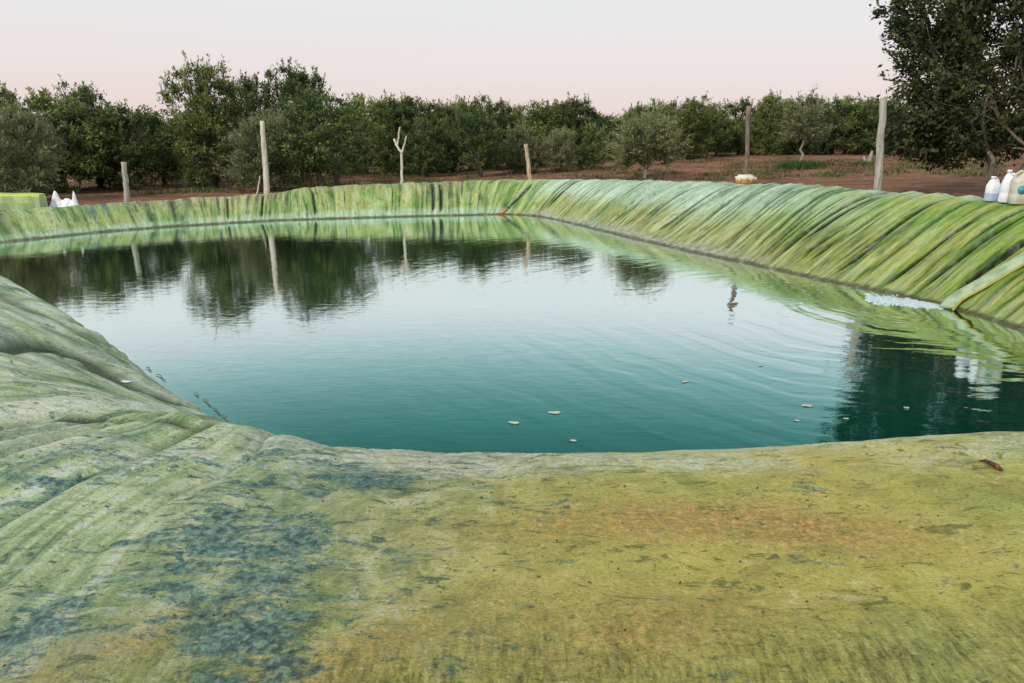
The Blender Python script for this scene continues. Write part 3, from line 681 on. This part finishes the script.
# middle row
LAB = 'dark rounded tree in the continuous row behind the far bank'
for i, (u, Y, vt) in enumerate([(366, 46, 96), (392, 44, 98), (420, 45, 96), (446, 44, 100), (474, 46, 98), (500, 45, 98), (526, 47, 103), (552, 47, 102), (572, 46, 99), (600, 52, 112),
                                (636, 48, 102), (660, 50, 100), (688, 49, 97), (712, 52, 104), (738, 54, 100), (764, 52, 95), (790, 55, 97), (814, 54, 95), (838, 55, 97), (862, 54, 98), (888, 56, 100), (914, 56, 96), (945, 55, 96), (980, 56, 96)]):
    place(['olive0', 'dark2', 'olive2', 'dark0', 'olive1', 'dark1', 'olive3'][i % 7], u, Y, vt, LAB if i < 13 else 'dark tree in the row at the far side of the red field', 1.15 if i % 2 == 0 else 1.0, group=GM if i < 13 else GR, sink=.3)
for i, (u, Y, vt, lb) in enumerate([
    (425, 40, 116, 'low tree with a thin trunk between the forked branch and the twin-trunked tree'),
    (480, 38, 108, 'bushy tree with two bare leaning trunks, left of the leaning stake'),
    (521, 40, 124, 'pale round olive directly behind the leaning stake'),
    (556, 40, 128, 'small pale olive to the right of the leaning stake'),
    (592, 41, 124, 'small olive with a curved pale limb, left of the spiky olive'),
    (700, 53, 114, 'low dark tree to the right of the spiky olive'),
    (775, 54, 112, 'low grey green tree between the brown post and the sapling'),
    (828, 55, 108, 'grey green bushy tree just right of the sapling'),
    (866, 56, 108, 'grey green bushy tree left of the tall pale pole'),
    (905, 54, 112, 'grey green tree right of the tall pale pole')]):
    place(['olive2', 'olive1', 'sage0', 'sage1', 'olive0', 'olive3', 'sage0', 'sage1', 'sage0', 'olive2'][i], u, Y, vt, lb, [1.0, .85, 1.0, .95, .9, 1.1, 1.1, 1.15, 1.1, 1.0][i], group=GM if i < 5 else GR)
# third row far behind closes the gaps
for i in range(26):
    u = -60 + i * 44; Y = 64 + (i * 7 % 9)
    place(['olive1', 'dark0', 'olive3', 'dark2'][i % 4], u, Y, 111 + (i * 5 % 7), 'tree of the farthest row, closing the gaps between the nearer trees', 1.9, group='trees of the farthest row', sink=.4)
# spiky olive with pale trunk
sp_l = [(0, 0, 1.7, .95, .9, .8), (-.6, .1, 1.35, .65, .6, .7), (.65, 0, 1.35, .6, .6, .75), (.1, .1, 2.2, .75, .7, .6), (.45, -.1, 2.0, .5, .5, .6), (-.4, 0, 2.0, .5, .5, .55)]
t_ = make_tree('olive_tree', sp_l, 9000, .55, .10, 'sage', 'palebark', trunks=1, seed=77, clump=.22, shoots=1.3, shootlen=.75, up=1.2, ll=.15, lw=.035)
p = at_y(645, 150, 32.5); t_.location = (p.x, 32.5, float(gz(p.x, 32.5))); t_.scale = (1.05,) * 3
sz = (at_y(645, 118, 32.5).z - t_.location.z) / 3.1; t_.scale = (sz * 1.25, sz * 1.25, sz)
tag(t_, 'spiky grey green olive on a pale trunk just behind the right half of the bank', 'tree')
# sapling
sl = [(0, 0, 2.5, .8, .7, .8), (.5, 0, 1.9, .6, .5, .6), (-.45, 0, 2.1, .5, .5, .6), (.1, 0, 3.1, .5, .5, .5)]
t_ = make_tree('sapling', sl, 3800, 1.5, .075, 'sage', 'palebark', trunks=1, twigs=60, seed=88, clump=.3, shoots=.6, shootlen=.5, ll=.14, lw=.04)
p = at_y(799, 168, 38); t_.location = (p.x, 38, float(gz(p.x, 38))); sz = (at_y(799, 97, 38).z - t_.location.z) / 3.7; t_.scale = (sz * 1.15, sz * 1.15, sz)
tag(t_, 'thin grey sapling with sparse leaves rising from the green tuft in the red field', 'tree')
# big right tree
bl = [(-.3, 0, 4.1, 1.7, 1.5, 1.4), (-2.45, .2, 4.9, 1.2, 1.1, .9), (-2.95, 0, 4.1, .75, .8, .6), (-1.9, .1, 3.3, .95, .9, .8), (1.2, .3, 4.0, 1.6, 1.4, 1.6), (.2, 0, 6.0, 1.9, 1.5, 1.3), (-1.2, .3, 2.5, 1.3, 1.0, .9), (.9, .4, 2.2, 1.4, 1.0, .9),
      (2.2, 0, 5.2, 1.5, 1.3, 1.6), (2.4, .2, 2.8, 1.2, 1.0, 1.2), (-2.1, 0, 6.1, 1.2, .9, .8), (-.6, .6, 1.5, 1.3, .8, .7), (-1.9, .5, 1.6, 1.0, .8, .65), (1.6, -.2, 6.9, 1.4, 1.4, 1.0), (-2.6, .2, 2.3, .7, .7, .7)]
t_ = make_tree('broadleaf_tree', bl, 62000, 1.2, .075, 'bigtree', 'greybark', trunks=4, twigs=170, seed=200, clump=.33, shoots=.30, shootlen=.65, ll=.14, lw=.065, up=.1, hollow=.55)
p = at_y(1004, 190, 20.5); t_.location = (p.x, 20.5, float(gz(p.x, 20.5))); t_.rotation_euler = (0, 0, 0); t_.scale = (1.08, 1, 1)
tag(t_, 'big near tree with dark loose foliage leaving the top of the photo at right', 'tree')
BT = t_.location.copy()

# ---------------------------------------------------------------- posts
def post(name, pts, rad, mat, label, cat='post', group=None, n=10, extra=None):
    """pts: (u,v) from base to top at distance Y"""
    base = pts[0]; o = empty(name, base); mb = MB(); q_ = []
    for a, b in zip(pts[:-1], pts[1:]):
        for k in range(5): q_.append(a.lerp(b, k / 5))
    q_.append(pts[-1]); L = len(q_)
    rr = [rad[0] + (rad[1] - rad[0]) * i / (L - 1) for i in range(L)]
    loc = [Vector(p_) - base + Vector((random.uniform(-.012, .012), random.uniform(-.012, .012), 0)) for p_ in q_]
    mb.tube([loc[0] - Vector((0, 0, .4))] + loc, [rr[0]] + rr, n, rough=.07)
    ob = mb.build(name, WD[mat]); ob.location = base
    bpy.data.objects.remove(o)
    tag(ob, label, cat, group); return ob
GP = 'weathered posts standing along the bank'
P_ = lambda Y, *uv: [at_y(u, v, Y) for u, v in uv]
post('wooden_post', P_(25.5, (127, 204), (126, 185), (124, 162)), (.095, .085), 'grey', 'short thick grey post at the left, between the white bag and the tall clump', group=GP)
post('wooden_post', P_(28.4, (267, 194), (264, 150), (262, 121)), (.115, .085), 'bleached', 'tall bleached pole with a thin tip in front of the tall clump of trees', group=GP)
post('wooden_post', P_(29.8, (530, 181), (528, 162), (525.5, 144)), (.085, .075), 'tan', 'short tan stake leaning left above the far corner of the pond', group=GP)
post('wooden_post', P_(27.5, (746, 180), (747.5, 150), (748.5, 106)), (.07, .10), 'brown', 'rough brown post with a grey top, above the yellow stone', group=GP)
post('wooden_post', P_(19.3, (877.5, 192), (880, 150), (884, 98)), (.10, .085), 'grey', 'tall smooth pale grey pole leaning right, beside the big tree', group=GP)
post('thin_stick', P_(28.6, (257, 195), (259, 184), (260, 176)), (.03, .022), 'bleached', 'thin crooked stick close to the left of the tall bleached pole', cat='stick')
# tip on the tall pole and stubs on the pale pole are part of the poles
def forked(base_uv, Y):
    mb = MB(); b = at_y(*base_uv, Y); f_ = lambda u, v, dy=0: at_y(u, v, Y + dy) - b
    def wob(pts): 
        o = []
        for a, c in zip(pts[:-1], pts[1:]):
            for k in range(4): o.append(a.lerp(c, k / 4) + Vector((random.uniform(-.015, .015), 0, random.uniform(-.01, .01))))
        return o + [pts[-1]]
    a = wob([f_(401.5, 190), f_(402, 168), f_(401.5, 152)]); mb.tube(a, [.060 - .0014 * i for i in range(len(a))], 9, rough=.08)
    a = wob([f_(401.5, 153), f_(397, 146, .1), f_(394, 139, .2)]); mb.tube(a, [.055 - .002 * i for i in range(len(a))], 8, rough=.08)
    a = wob([f_(397.5, 146, .1), f_(398.5, 137, .05), f_(400, 127)]); mb.tube(a, [.042 - .002 * i for i in range(len(a))], 8, rough=.08)
    a = wob([f_(401.5, 154), f_(404, 146, -.1), f_(406.5, 136, -.2)]); mb.tube(a, [.048 - .003 * i for i in range(len(a))], 8, rough=.08)
    o = mb.build('dead_branch', WD['bleached']); o.location = b; return o
tag(forked((401.5, 186), 30.0), 'bare white forked branch standing upright behind the far bank', 'branch')
# broken pale stump right of the sapling
mb = MB(); b = at_y(868, 168, 40)
mb.tube([(0, 0, -.3), (.02, 0, .3), (.12, 0, .75)], [.13, .11, .05], 8, rough=.15); mb.tube([(-.18, 0, -.3), (-.2, 0, .25), (-.32, .05, .45)], [.10, .09, .06], 8, rough=.15)
o = mb.build('tree_stump', WD['palebark']); o.location = (b.x, 40, float(gz(b.x, 40))); tag(o, 'pale broken stump with two prongs left of the tall pale pole', 'stump')

# ---------------------------------------------------------------- small things on the bank
def plastic(name, col, rough=.4, dirt=(.45, .38, .28), amt=.5, sss=.0, scale=9):
    m = NT(name); g = m.n('ShaderNodeTexCoord').outputs['Object']; n = m.noise(g, scale, 6, .65)
    m.bsdf(m.mix(m.ramp(n, [(.45, 0), (.7, amt)]), col, dirt), rough, m.bump(n, .3, .01)); return m.m
WHITE = plastic('white_plastic', (.74, .76, .82)); BLUE = plastic('blue_plastic', (.06, .14, .34)); TEAL = plastic('teal_label', (.02, .26, .33), amt=.2)
MILKY = plastic('milky_plastic', (.50, .50, .42), dirt=(.34, .28, .18), amt=.8, scale=5); BLUISH = plastic('bluish_plastic', (.34, .44, .62), amt=.25)
DARK = plastic('dark_plastic', (.02, .03, .06)); ORANGE = plastic('orange_plastic', (.50, .20, .04), amt=.5)
def rrect(w_, d, z, n=20, p=3.2, ox=0, oy=0):
    o = []
    for k in range(n):
        a = 2 * math.pi * k / n; c, s_ = math.cos(a), math.sin(a)
        o.append(Vector((ox + w_ * .5 * math.copysign(abs(c) ** (2 / p), c), oy + d * .5 * math.copysign(abs(s_) ** (2 / p), s_), z)))
    return o
def jug(h, w_, d, mat, label_, band=None, capmat=None, tilt=0, rz=0, loc=None, name='plastic_jug', label=None):
    root = empty(name, loc, rz); root.rotation_euler = (0, tilt, rz)
    mb = MB(); bh = h * .62
    mb.loft([rrect(w_ * .9, d * .9, 0), rrect(w_, d, .02), rrect(w_, d, bh * .42), rrect(w_ * .965, d * .965, bh * .46), rrect(w_, d, bh * .5), rrect(w_, d, bh), rrect(w_ * .86, d * .86, bh + h * .08),
             rrect(w_ * .52, d * .55, bh + h * .20, ox=-w_ * .10), rrect(w_ * .30, d * .36, bh + h * .26, p=2, ox=-w_ * .12), rrect(w_ * .30, d * .36, h * .93, p=2, ox=-w_ * .12)])
    mb.build('body', mat, root)
    hb = MB(); hb.tube([(-w_ * .02, 0, h * .86), (w_ * .18, 0, h * .885), (w_ * .36, 0, h * .80), (w_ * .42, 0, h * .68), (w_ * .38, 0, h * .56)], [.022, .024, .026, .026, .03], 8); hb.build('handle', mat, root)
    cb = MB(); cb.loft([rrect(w_ * .38, d * .44, h * .91, p=2, ox=-w_ * .12), rrect(w_ * .38, d * .44, h * .985, p=2, ox=-w_ * .12), rrect(w_ * .34, d * .40, h, p=2, ox=-w_ * .12)]); cb.build('cap', capmat or mat, root)
    if band:
        bb = MB(); bb.loft([rrect(w_ * 1.012, d * 1.012, bh * band[1]), rrect(w_ * 1.012, d * 1.012, bh * band[2])], cap=False); bb.build('label', band[0], root)
    tag(root, label, 'jug', label_); return root
def bank_pt(u, v, Y=None):
    h = on_liner(u, v)
    if h[0] is not None: return h[0]
    return at_y(u, v, Y or 15)
p = bank_pt(991, 201); print('jug at', p)
Yj = p.y
jug(.46, .25, .19, WHITE, 'plastic jugs on the right bank', band=(BLUISH, .04, .52), loc=bank_pt(991, 201), rz=.3, label='white jug with a bluish lower half, leftmost of the jugs on the right bank')
jug(.60, .23, .19, WHITE, 'plastic jugs on the right bank', loc=bank_pt(1004, 202.5), rz=-.5, tilt=.06, label='plain white jug with a raised handle, middle of the jugs on the right bank')
jug(.66, .40, .29, MILKY, 'plastic jugs on the right bank', capmat=BLUE, loc=bank_pt(1020, 204), rz=2.9, label='big murky jug with blue cap and round teal mark, cut by the right edge')
# round teal mark on the big jug
big_j = [o for o in C.objects if o.name.startswith('plastic_jug') and 'murky' in o.get('label', '')][0]
mb = MB(); ring_o = []; nn = 20
pts_f = [Vector((math.cos(2 * math.pi * k / nn) * .075, .0, .075 * math.sin(2 * math.pi * k / nn))) for k in range(nn)]
mb.loft([[q_ + Vector((.06, .155, .26)) for q_ in pts_f], [q_ + Vector((.06, .148, .26)) for q_ in pts_f]])
mb.build('round_mark', TEAL, big_j)

# crumpled white bag and brown rag at left
def crumple(name, w_, d, h, mat, peaks, seed, loc, rz=0, label=None, cat=None, n=34, rough_=.10):
    V = []; r = np.random.default_rng(seed)
    for j in range(n):
        for i in range(n):
            a, b = i / (n - 1) * 2 - 1, j / (n - 1) * 2 - 1
            e = max(0, 1 - (abs(a) ** 3 + abs(b) ** 3)) ** .5
            z = .45 * e
            for (px, py, pr_, ph) in peaks: z += ph * math.exp(-(((a - px) / pr_) ** 2 + ((b - py) / (pr_ * 1.6)) ** 2)) * e
            V.append((a * w_ / 2, b * d / 2, z))
    V = np.array(V); nz = fbm(V[:, 0] * 9 / w_ + seed, V[:, 1] * 9 / w_, seed=seed, o=3) - .5
    V[:, 2] = V[:, 2] * h + nz * rough_ * (V[:, 2] > .02); V[:, 0] += nz * .06
    top = V; bot = V.copy(); bot[:, 2] = -.02
    idx = np.arange(n * n).reshape(n, n); f1 = np.stack([idx[:-1, :-1], idx[:-1, 1:], idx[1:, 1:], idx[1:, :-1]], -1).reshape(-1, 4)[:, ::-1]
    me = mesh_np(name, np.vstack([top, bot]), np.vstack([f1, f1[:, ::-1] + n * n]))
    o = link(name, me, mat); o.location = loc; o.rotation_euler = (0, 0, rz); tag(o, label, cat); return o
YB = 24.6
b = at_y(65, 209, YB); zg = b.z
crumple('plastic_bag', 1.05, .4, .56, WHITE, [(-.5, 0, .26, .75), (.72, 0, .13, .95), (.2, .1, .3, .25)], 3, (b.x, YB, zg - .03), label='crumpled white plastic bag with two peaks behind the left bank', cat='bag')
b = at_y(50, 209, YB + .1)
crumple('brown_rag', .34, .3, .34, plastic('brown_cloth', (.16, .05, .035), .9, (.08, .04, .03)), [(0, 0, .5, .4)], 5, (b.x, YB + .1, b.z - .03), label='reddish brown rag lying between the tarp and the white bag', cat='rag')
# light green tarp over a low wall beyond the left corner
mb = MB(); yw = 24.0; xr = at_y(45, 200, yw).x - .2; zt = at_y(45, 195, yw).z; zb_ = .35
ring = lambda x, k, s_=0: [Vector((x, yw + .0, zb_)), Vector((x, yw - .02, zt * .72)), Vector((x, yw, zt - .05 + k)), Vector((x, yw + .05, zt + k)), Vector((x, yw + .35, zt + .03 + k)), Vector((x, yw + .42, zt - .06 + k)), Vector((x, yw + .46, zb_))]
rings = []
for i in range(40):
    x = xr - i * .17; k = .010 * math.sin(i * .7) + .003 * i; rr_ = ring(x, k)
    rings.append([p_ + Vector((0, .03 * math.sin(i * 1.3 + j), 0)) for j, p_ in enumerate(rr_)])
mb.loft(rings)
m = NT('light_green_tarp'); g = m.n('ShaderNodeNewGeometry').outputs['Position']; nn_ = m.noise(m.map(g, (3, 3, 1)), 2, 5)
zz = m.n('ShaderNodeSeparateXYZ', ins={0: g}).outputs[2]
trim = m.math('GREATER_THAN', zz, float(zt - .075))
m.bsdf(m.mix(trim, m.ramp(nn_, [(.3, (.27, .42, .17)), (.7, (.36, .50, .25))]), (.40, .52, .08)), .5, m.bump(nn_, .4, .04))
tag(mb.build('green_tarp', m.m, None, False), 'light green tarp with a yellow green upper hem at the left edge', 'tarp')
# yellow stone
mb = MB(); import bmesh
def rock(name, dims, seed, mat, loc, label, cat, rz=0):
    bm = bmesh.new(); bmesh.ops.create_cube(bm, size=1); bmesh.ops.bevel(bm, geom=bm.edges[:], offset=.16, segments=3, affect='EDGES'); bmesh.ops.subdivide_edges(bm, edges=bm.edges[:], cuts=2, use_grid_fill=True)
    co = np.array([v.co[:] for v in bm.verts]); nz = fbm(co[:, 0] * 2.2 + seed, co[:, 1] * 2.2, co[:, 2] * 2.2, seed=seed) - .5
    for v, k in zip(bm.verts, nz): v.co = v.co * (1 + .45 * k); v.co = Vector((v.co.x * dims[0], v.co.y * dims[1], v.co.z * dims[2]))
    me = bpy.data.meshes.new(name); bm.to_mesh(me); bm.free(); o = link(name, me, mat); o.location = loc; o.rotation_euler = (0, 0, rz); tag(o, label, cat); return o
m = NT('ochre_stone'); g = m.n('ShaderNodeTexCoord').outputs['Object']; zz = m.n('ShaderNodeSeparateXYZ', ins={0: g}).outputs[2]; nn_ = m.noise(g, 7, 6, .7)
m.bsdf(m.mix(m.ramp(m.math('ADD', zz, m.math('MULTIPLY', m.math('SUBTRACT', nn_, .5), .35)), [(.0, 0), (.08, 1)]), m.ramp(nn_, [(.35, (.25, .11, .02)), (.6, (.55, .33, .10))]), (.70, .64, .50)), .8, m.bump(nn_, .8, .04))
p = bank_pt(746, 185.5); print('stone', p)
rock('stone', (.56, .4, .34), 4, m.m, (at_y(746, 180, 22.6).x, 22.6, at_y(746, 180, 22.6).z - .02), 'ochre stone with a pale top lying at the foot of the brown post', 'stone', .2)

# hoses
def hose_pts(uts, lift):
    o = []
    for u, tt in uts:
        p_, n_v = surf(u, tt); o.append(p_ + n_v * lift)
    return o
def smooth_path(pts, k=6):
    P = np.array([p_[:] for p_ in pts])[:, None, :]; u = np.linspace(0, len(P) - 1 - 1e-6, (len(P) - 1) * k + 1); return [Vector(q_) for q_ in crom(P, u, False)[:, 0]]
root = empty('water_pipe', surf(7.0, 2.0)[0]); off = root.location.copy()
pp = [at_y(536, 182, 28.9), on_liner(528, 189)[0] , on_liner(521, 196)[0], on_liner(513, 204)[0], on_liner(507, 210)[0]]
pp = [p_ + Vector((0, -.04, .05)) for p_ in pp if p_ is not None]
end = pp[-1]; tip = at_z(500.5, 213.5, .03) + Vector((0, -.03, 0))
mb = MB(); mb.tube([p_ - off for p_ in smooth_path(pp)], .034, 10); mb.build('hose', DARK, root)
mb = MB(); mb.tube([end - off, end.lerp(tip, .5) - off, tip - off], [.042, .055, .06], 12); mb.build('nozzle', ORANGE, root)
tag(root, 'dark pipe with an orange end running down the far corner of the pond', 'pipe')
# flat pale hose feeding the foam
ph = [on_liner(*q_)[0] for q_ in [(1022, 263), (1005, 273), (988, 283), (972, 292), (958, 300)]]
ph = [p_ + Vector((-.05, -.02, .045)) for p_ in ph if p_ is not None] + [at_z(947, 307.5, .03)]
ph = [ph[0] + (ph[0] - ph[1]) * 1.5 + Vector((0, 0, .04))] + ph
root = empty('flat_hose', ph[-1]); off = root.location.copy()
m = NT('pale_green_hose'); g = m.n('ShaderNodeNewGeometry').outputs['Position']; nn_ = m.noise(g, 6, 5)
m.bsdf(m.ramp(nn_, [(.3, (.17, .25, .11)), (.6, (.33, .41, .26))]), .45, m.bump(nn_, .4, .03)); YH = plastic('yellow_edge', (.30, .30, .05), dirt=(.15, .16, .05))
sp_ = [p_ - off for p_ in smooth_path(ph)]
mb = MB(); mb.tube(sp_, [.13] * len(sp_), 14, flat=.40, up=(-.4, -.2, 1)); mb.build('hose_body', m.m, root)
mb = MB(); mb.tube([p_ + Vector((.02, -.13, -.015)) for p_ in sp_], .022, 8); mb.build('hose_edge', YH, root)
tag(root, 'pale green flat hose with a yellow edge running down to the foam', 'hose')

# foam at the inflow (stuff)
mb = MB(); r = random.Random(4)
FM = NT('foam'); FM.bsdf((.66, .78, .82), .35, None, **{'Alpha': .6})
for k in range(700):
    t_f = r.random(); u = 866 + 80 * t_f; v = 298.5 + 8 * t_f + r.gauss(0, 2.0) * (1.1 - .4 * t_f)
    p_ = at_z(u, v, 0); a = r.uniform(.012, .07) * (1.2 - .5 * abs(t_f - .6)); b_ = a * r.uniform(.25, .5); h_ = r.uniform(.004, .016)
    ring1 = [Vector((p_.x + a * math.cos(q_ * .785) * r.uniform(.7, 1.2), p_.y + b_ * math.sin(q_ * .785) * r.uniform(.7, 1.2), -.005)) for q_ in range(8)]
    ring2 = [Vector((p_.x + (q_.x - p_.x) * .6, p_.y + (q_.y - p_.y) * .6, h_)) for q_ in ring1]
    mb.loft([ring1, ring2])
tag(mb.build('foam', FM.m), 'thin white foam on the water where the flat hose runs in', 'foam', kind='stuff')

# floating petals
def flake(name, p_, s_, mat, label, cat, group=None, el=1.8, rz=0, zz=.006):
    mb = MB(); n = 10; r_ = [random.uniform(.75, 1.15) for _ in range(n)]
    a = [Vector((el * s_ * r_[k] * math.cos(2 * math.pi * k / n), s_ * r_[k] * math.sin(2 * math.pi * k / n), .004 * math.sin(k * 2.1))) for k in range(n)]
    b_ = [Vector((q_.x * .8, q_.y * .8, .003 + .002 * math.sin(k * 1.7))) for k, q_ in enumerate(a)]
    mb.loft([a, b_]); o = mb.build(name, mat); o.location = Vector(p_) + Vector((0, 0, zz)); o.rotation_euler = (0, 0, rz); tag(o, label, cat, group); return o
PETAL = plastic('pale_petal', (.42, .46, .38), dirt=(.4, .38, .25))
for u, v, s_ in [(514, 423, .032), (555, 413, .036), (573, 441, .02), (685, 382, .028), (807, 406, .036), (797, 421, .018), (846, 419, .018), (906, 408, .018), (899, 323, .03), (761, 366, .018)]:
    flake('floating_petal', at_z(u, v, 0), s_, PETAL, 'small pale petal floating on the open water', 'petal', 'pale petals floating on the water', rz=random.uniform(-.4, .4))
# twigs at the left waterline
for i, (u0, v0, u1, v1) in enumerate([(194, 393, 199, 396), (203, 399, 212, 406), (213, 408, 221, 414), (222, 415, 229, 422), (146, 367, 152, 371), (156, 374, 166, 380)]):
    a, b = at_z(u0, v0, .012), at_z(u1, v1, .012); mb = MB(); mm_ = (a + b) / 2
    mb.tube([(a - mm_), (a - mm_) * .3 + Vector((.01, .012, .004)), (b - mm_) * .4 + Vector((-.008, 0, 0)), b - mm_], [.004, .006, .005, .003], 6, rough=.1)
    o = mb.build('floating_twig', WD['brown']); o.location = mm_
    tag(o, 'small dark twig floating along the left waterline', 'twig', 'twigs floating along the left waterline')
h = on_liner(126, 382)[0]
if h: flake('white_scrap', h, .035, WHITE, 'small white scrap lying on the left slope of the liner', 'scrap', el=1.9, rz=-.3)
h0, h1 = on_liner(978, 462)[0], on_liner(1003, 472)[0]
mb = MB(); mdl = (h0 + h1) / 2; q0, q1 = h0 - mdl, h1 - mdl
mb.tube([q0, q0 * .45 + Vector((0, .006, .012)), q1 * .3 + Vector((0, -.004, .014)), q1 * .8, q1], [.003, .013, .018, .012, .003], 8, flat=.45, up=(0, 0, 1), rough=.15)
o = mb.build('bark_strip', wood_mat('rust_bark', (.015, .008, .008), (.05, .02, .012), (.28, .10, .04))); o.location = mdl + Vector((0, 0, .006))
tag(o, 'rust brown curled strip lying on the near bank at the right edge', 'bark strip')
h = on_liner(566, 508)[0]
flake('dry_leaf', h, .009, plastic('leaf_brown', (.10, .05, .03)), 'dark curled leaf on the pale patch of the near bank, below the petals', 'leaf', el=1.6)

# crumbs of soil and dry algae on the near bank (uncountable)
mb = MB(); r = random.Random(12)
for k in range(420):
    cx_, cy_ = r.choice([(1.0, 2.5), (.3, 2.4), (-.6, 2.6), (.6, 1.9), (-1.0, 2.1), (-.3, 3.0), (1.4, 2.8)])
    p_ = drop(cx_ + r.gauss(0, .4), cy_ + r.gauss(0, .22))
    if p_ is None or p_.z < .8: continue
    a = r.choice([.0012, .0015, .002, .0034]) * r.uniform(.7, 1.4); th = r.uniform(0, 3.1); el_ = r.uniform(1, 2.4)
    rr1 = [p_ + Vector((a * el_ * math.cos(q_ * 1.256) * math.cos(th) - a * math.sin(q_ * 1.256) * math.sin(th), a * el_ * math.cos(q_ * 1.256) * math.sin(th) + a * math.sin(q_ * 1.256) * math.cos(th), -.001)) for q_ in range(5)]
    mb.loft([rr1, [p_ + (q_ - p_) * .6 + Vector((0, 0, a * 1.1)) for q_ in rr1]])
CR = NT('soil_crumbs'); CR.bsdf(CR.ramp(CR.noise(CR.n('ShaderNodeNewGeometry').outputs['Position'], 9, 2), [(.4, (.05, .04, .015)), (.6, (.13, .10, .045))]), .9)
tag(mb.build('soil_crumbs', CR.m), 'dark crumbs of dirt scattered over the near bank', 'dirt', kind='stuff')

# ---------------------------------------------------------------- grass tufts and weeds
def tuft(name, pts, n, hh_, mat, spread, seed, label=None, cat=None, kind=None):
    r = np.random.default_rng(seed); P = []
    pts = np.array(pts); k = r.integers(0, len(pts), n); off = r.normal(size=(n, 2)) * spread
    x = pts[k, 0] + off[:, 0]; y = pts[k, 1] + off[:, 1] * .6; z = gz(x, y) - .03
    A = unit(np.stack([r.normal(size=n) * .4, r.normal(size=n) * .4, np.ones(n)], -1)); L = hh_ * (.4 + r.random(n)); Wd = .03 + .02 * r.random(n)
    me = leaves_mesh(name, np.stack([x, y, z], -1), A, L, Wd, .2 + .6 * r.random(n)); o = link(name, me, mat, smooth=False); tag(o, label, cat, None, kind); return o
c = at_y(799, 170, 37.2); tuft('grass_tuft', [(c.x - .7, 36.6), (c.x - .2, 36.6), (c.x + .3, 36.8), (c.x - .1, 37)], 2200, .42, LM['grass'], .38, 1, 'dark green grass tuft around the foot of the sapling', 'grass')
c = at_y(862, 172, 38.5); tuft('grass_tuft', [(c.x, 38.5), (c.x + .2, 38.6), (c.x - .2, 38.4)], 900, .3, LM['grass'], .2, 2, 'small green tuft in front of the pale broken stump', 'grass')
wp = []
r_ = random.Random(8)
for k in range(230): 
    u = r_.uniform(40, 1000); Yq = r_.uniform(30.5, 46); wp.append((at_y(u, 160, Yq).x, Yq))
tuft('dry_weeds', wp, 24000, .20, LM['straw'], .32, 3, 'dry straw coloured weeds scattered over the red soil', 'weeds', 'stuff')
wp = []
for k in range(60):
    u = r_.choice([r_.uniform(80, 330), r_.uniform(560, 1000)]); Yq = r_.uniform(31, 44); wp.append((at_y(u, 160, Yq).x, Yq))
tuft('green_weeds', wp, 6000, .2, LM['olive'], .35, 4, 'low green weeds scattered over the red soil', 'weeds', 'stuff')
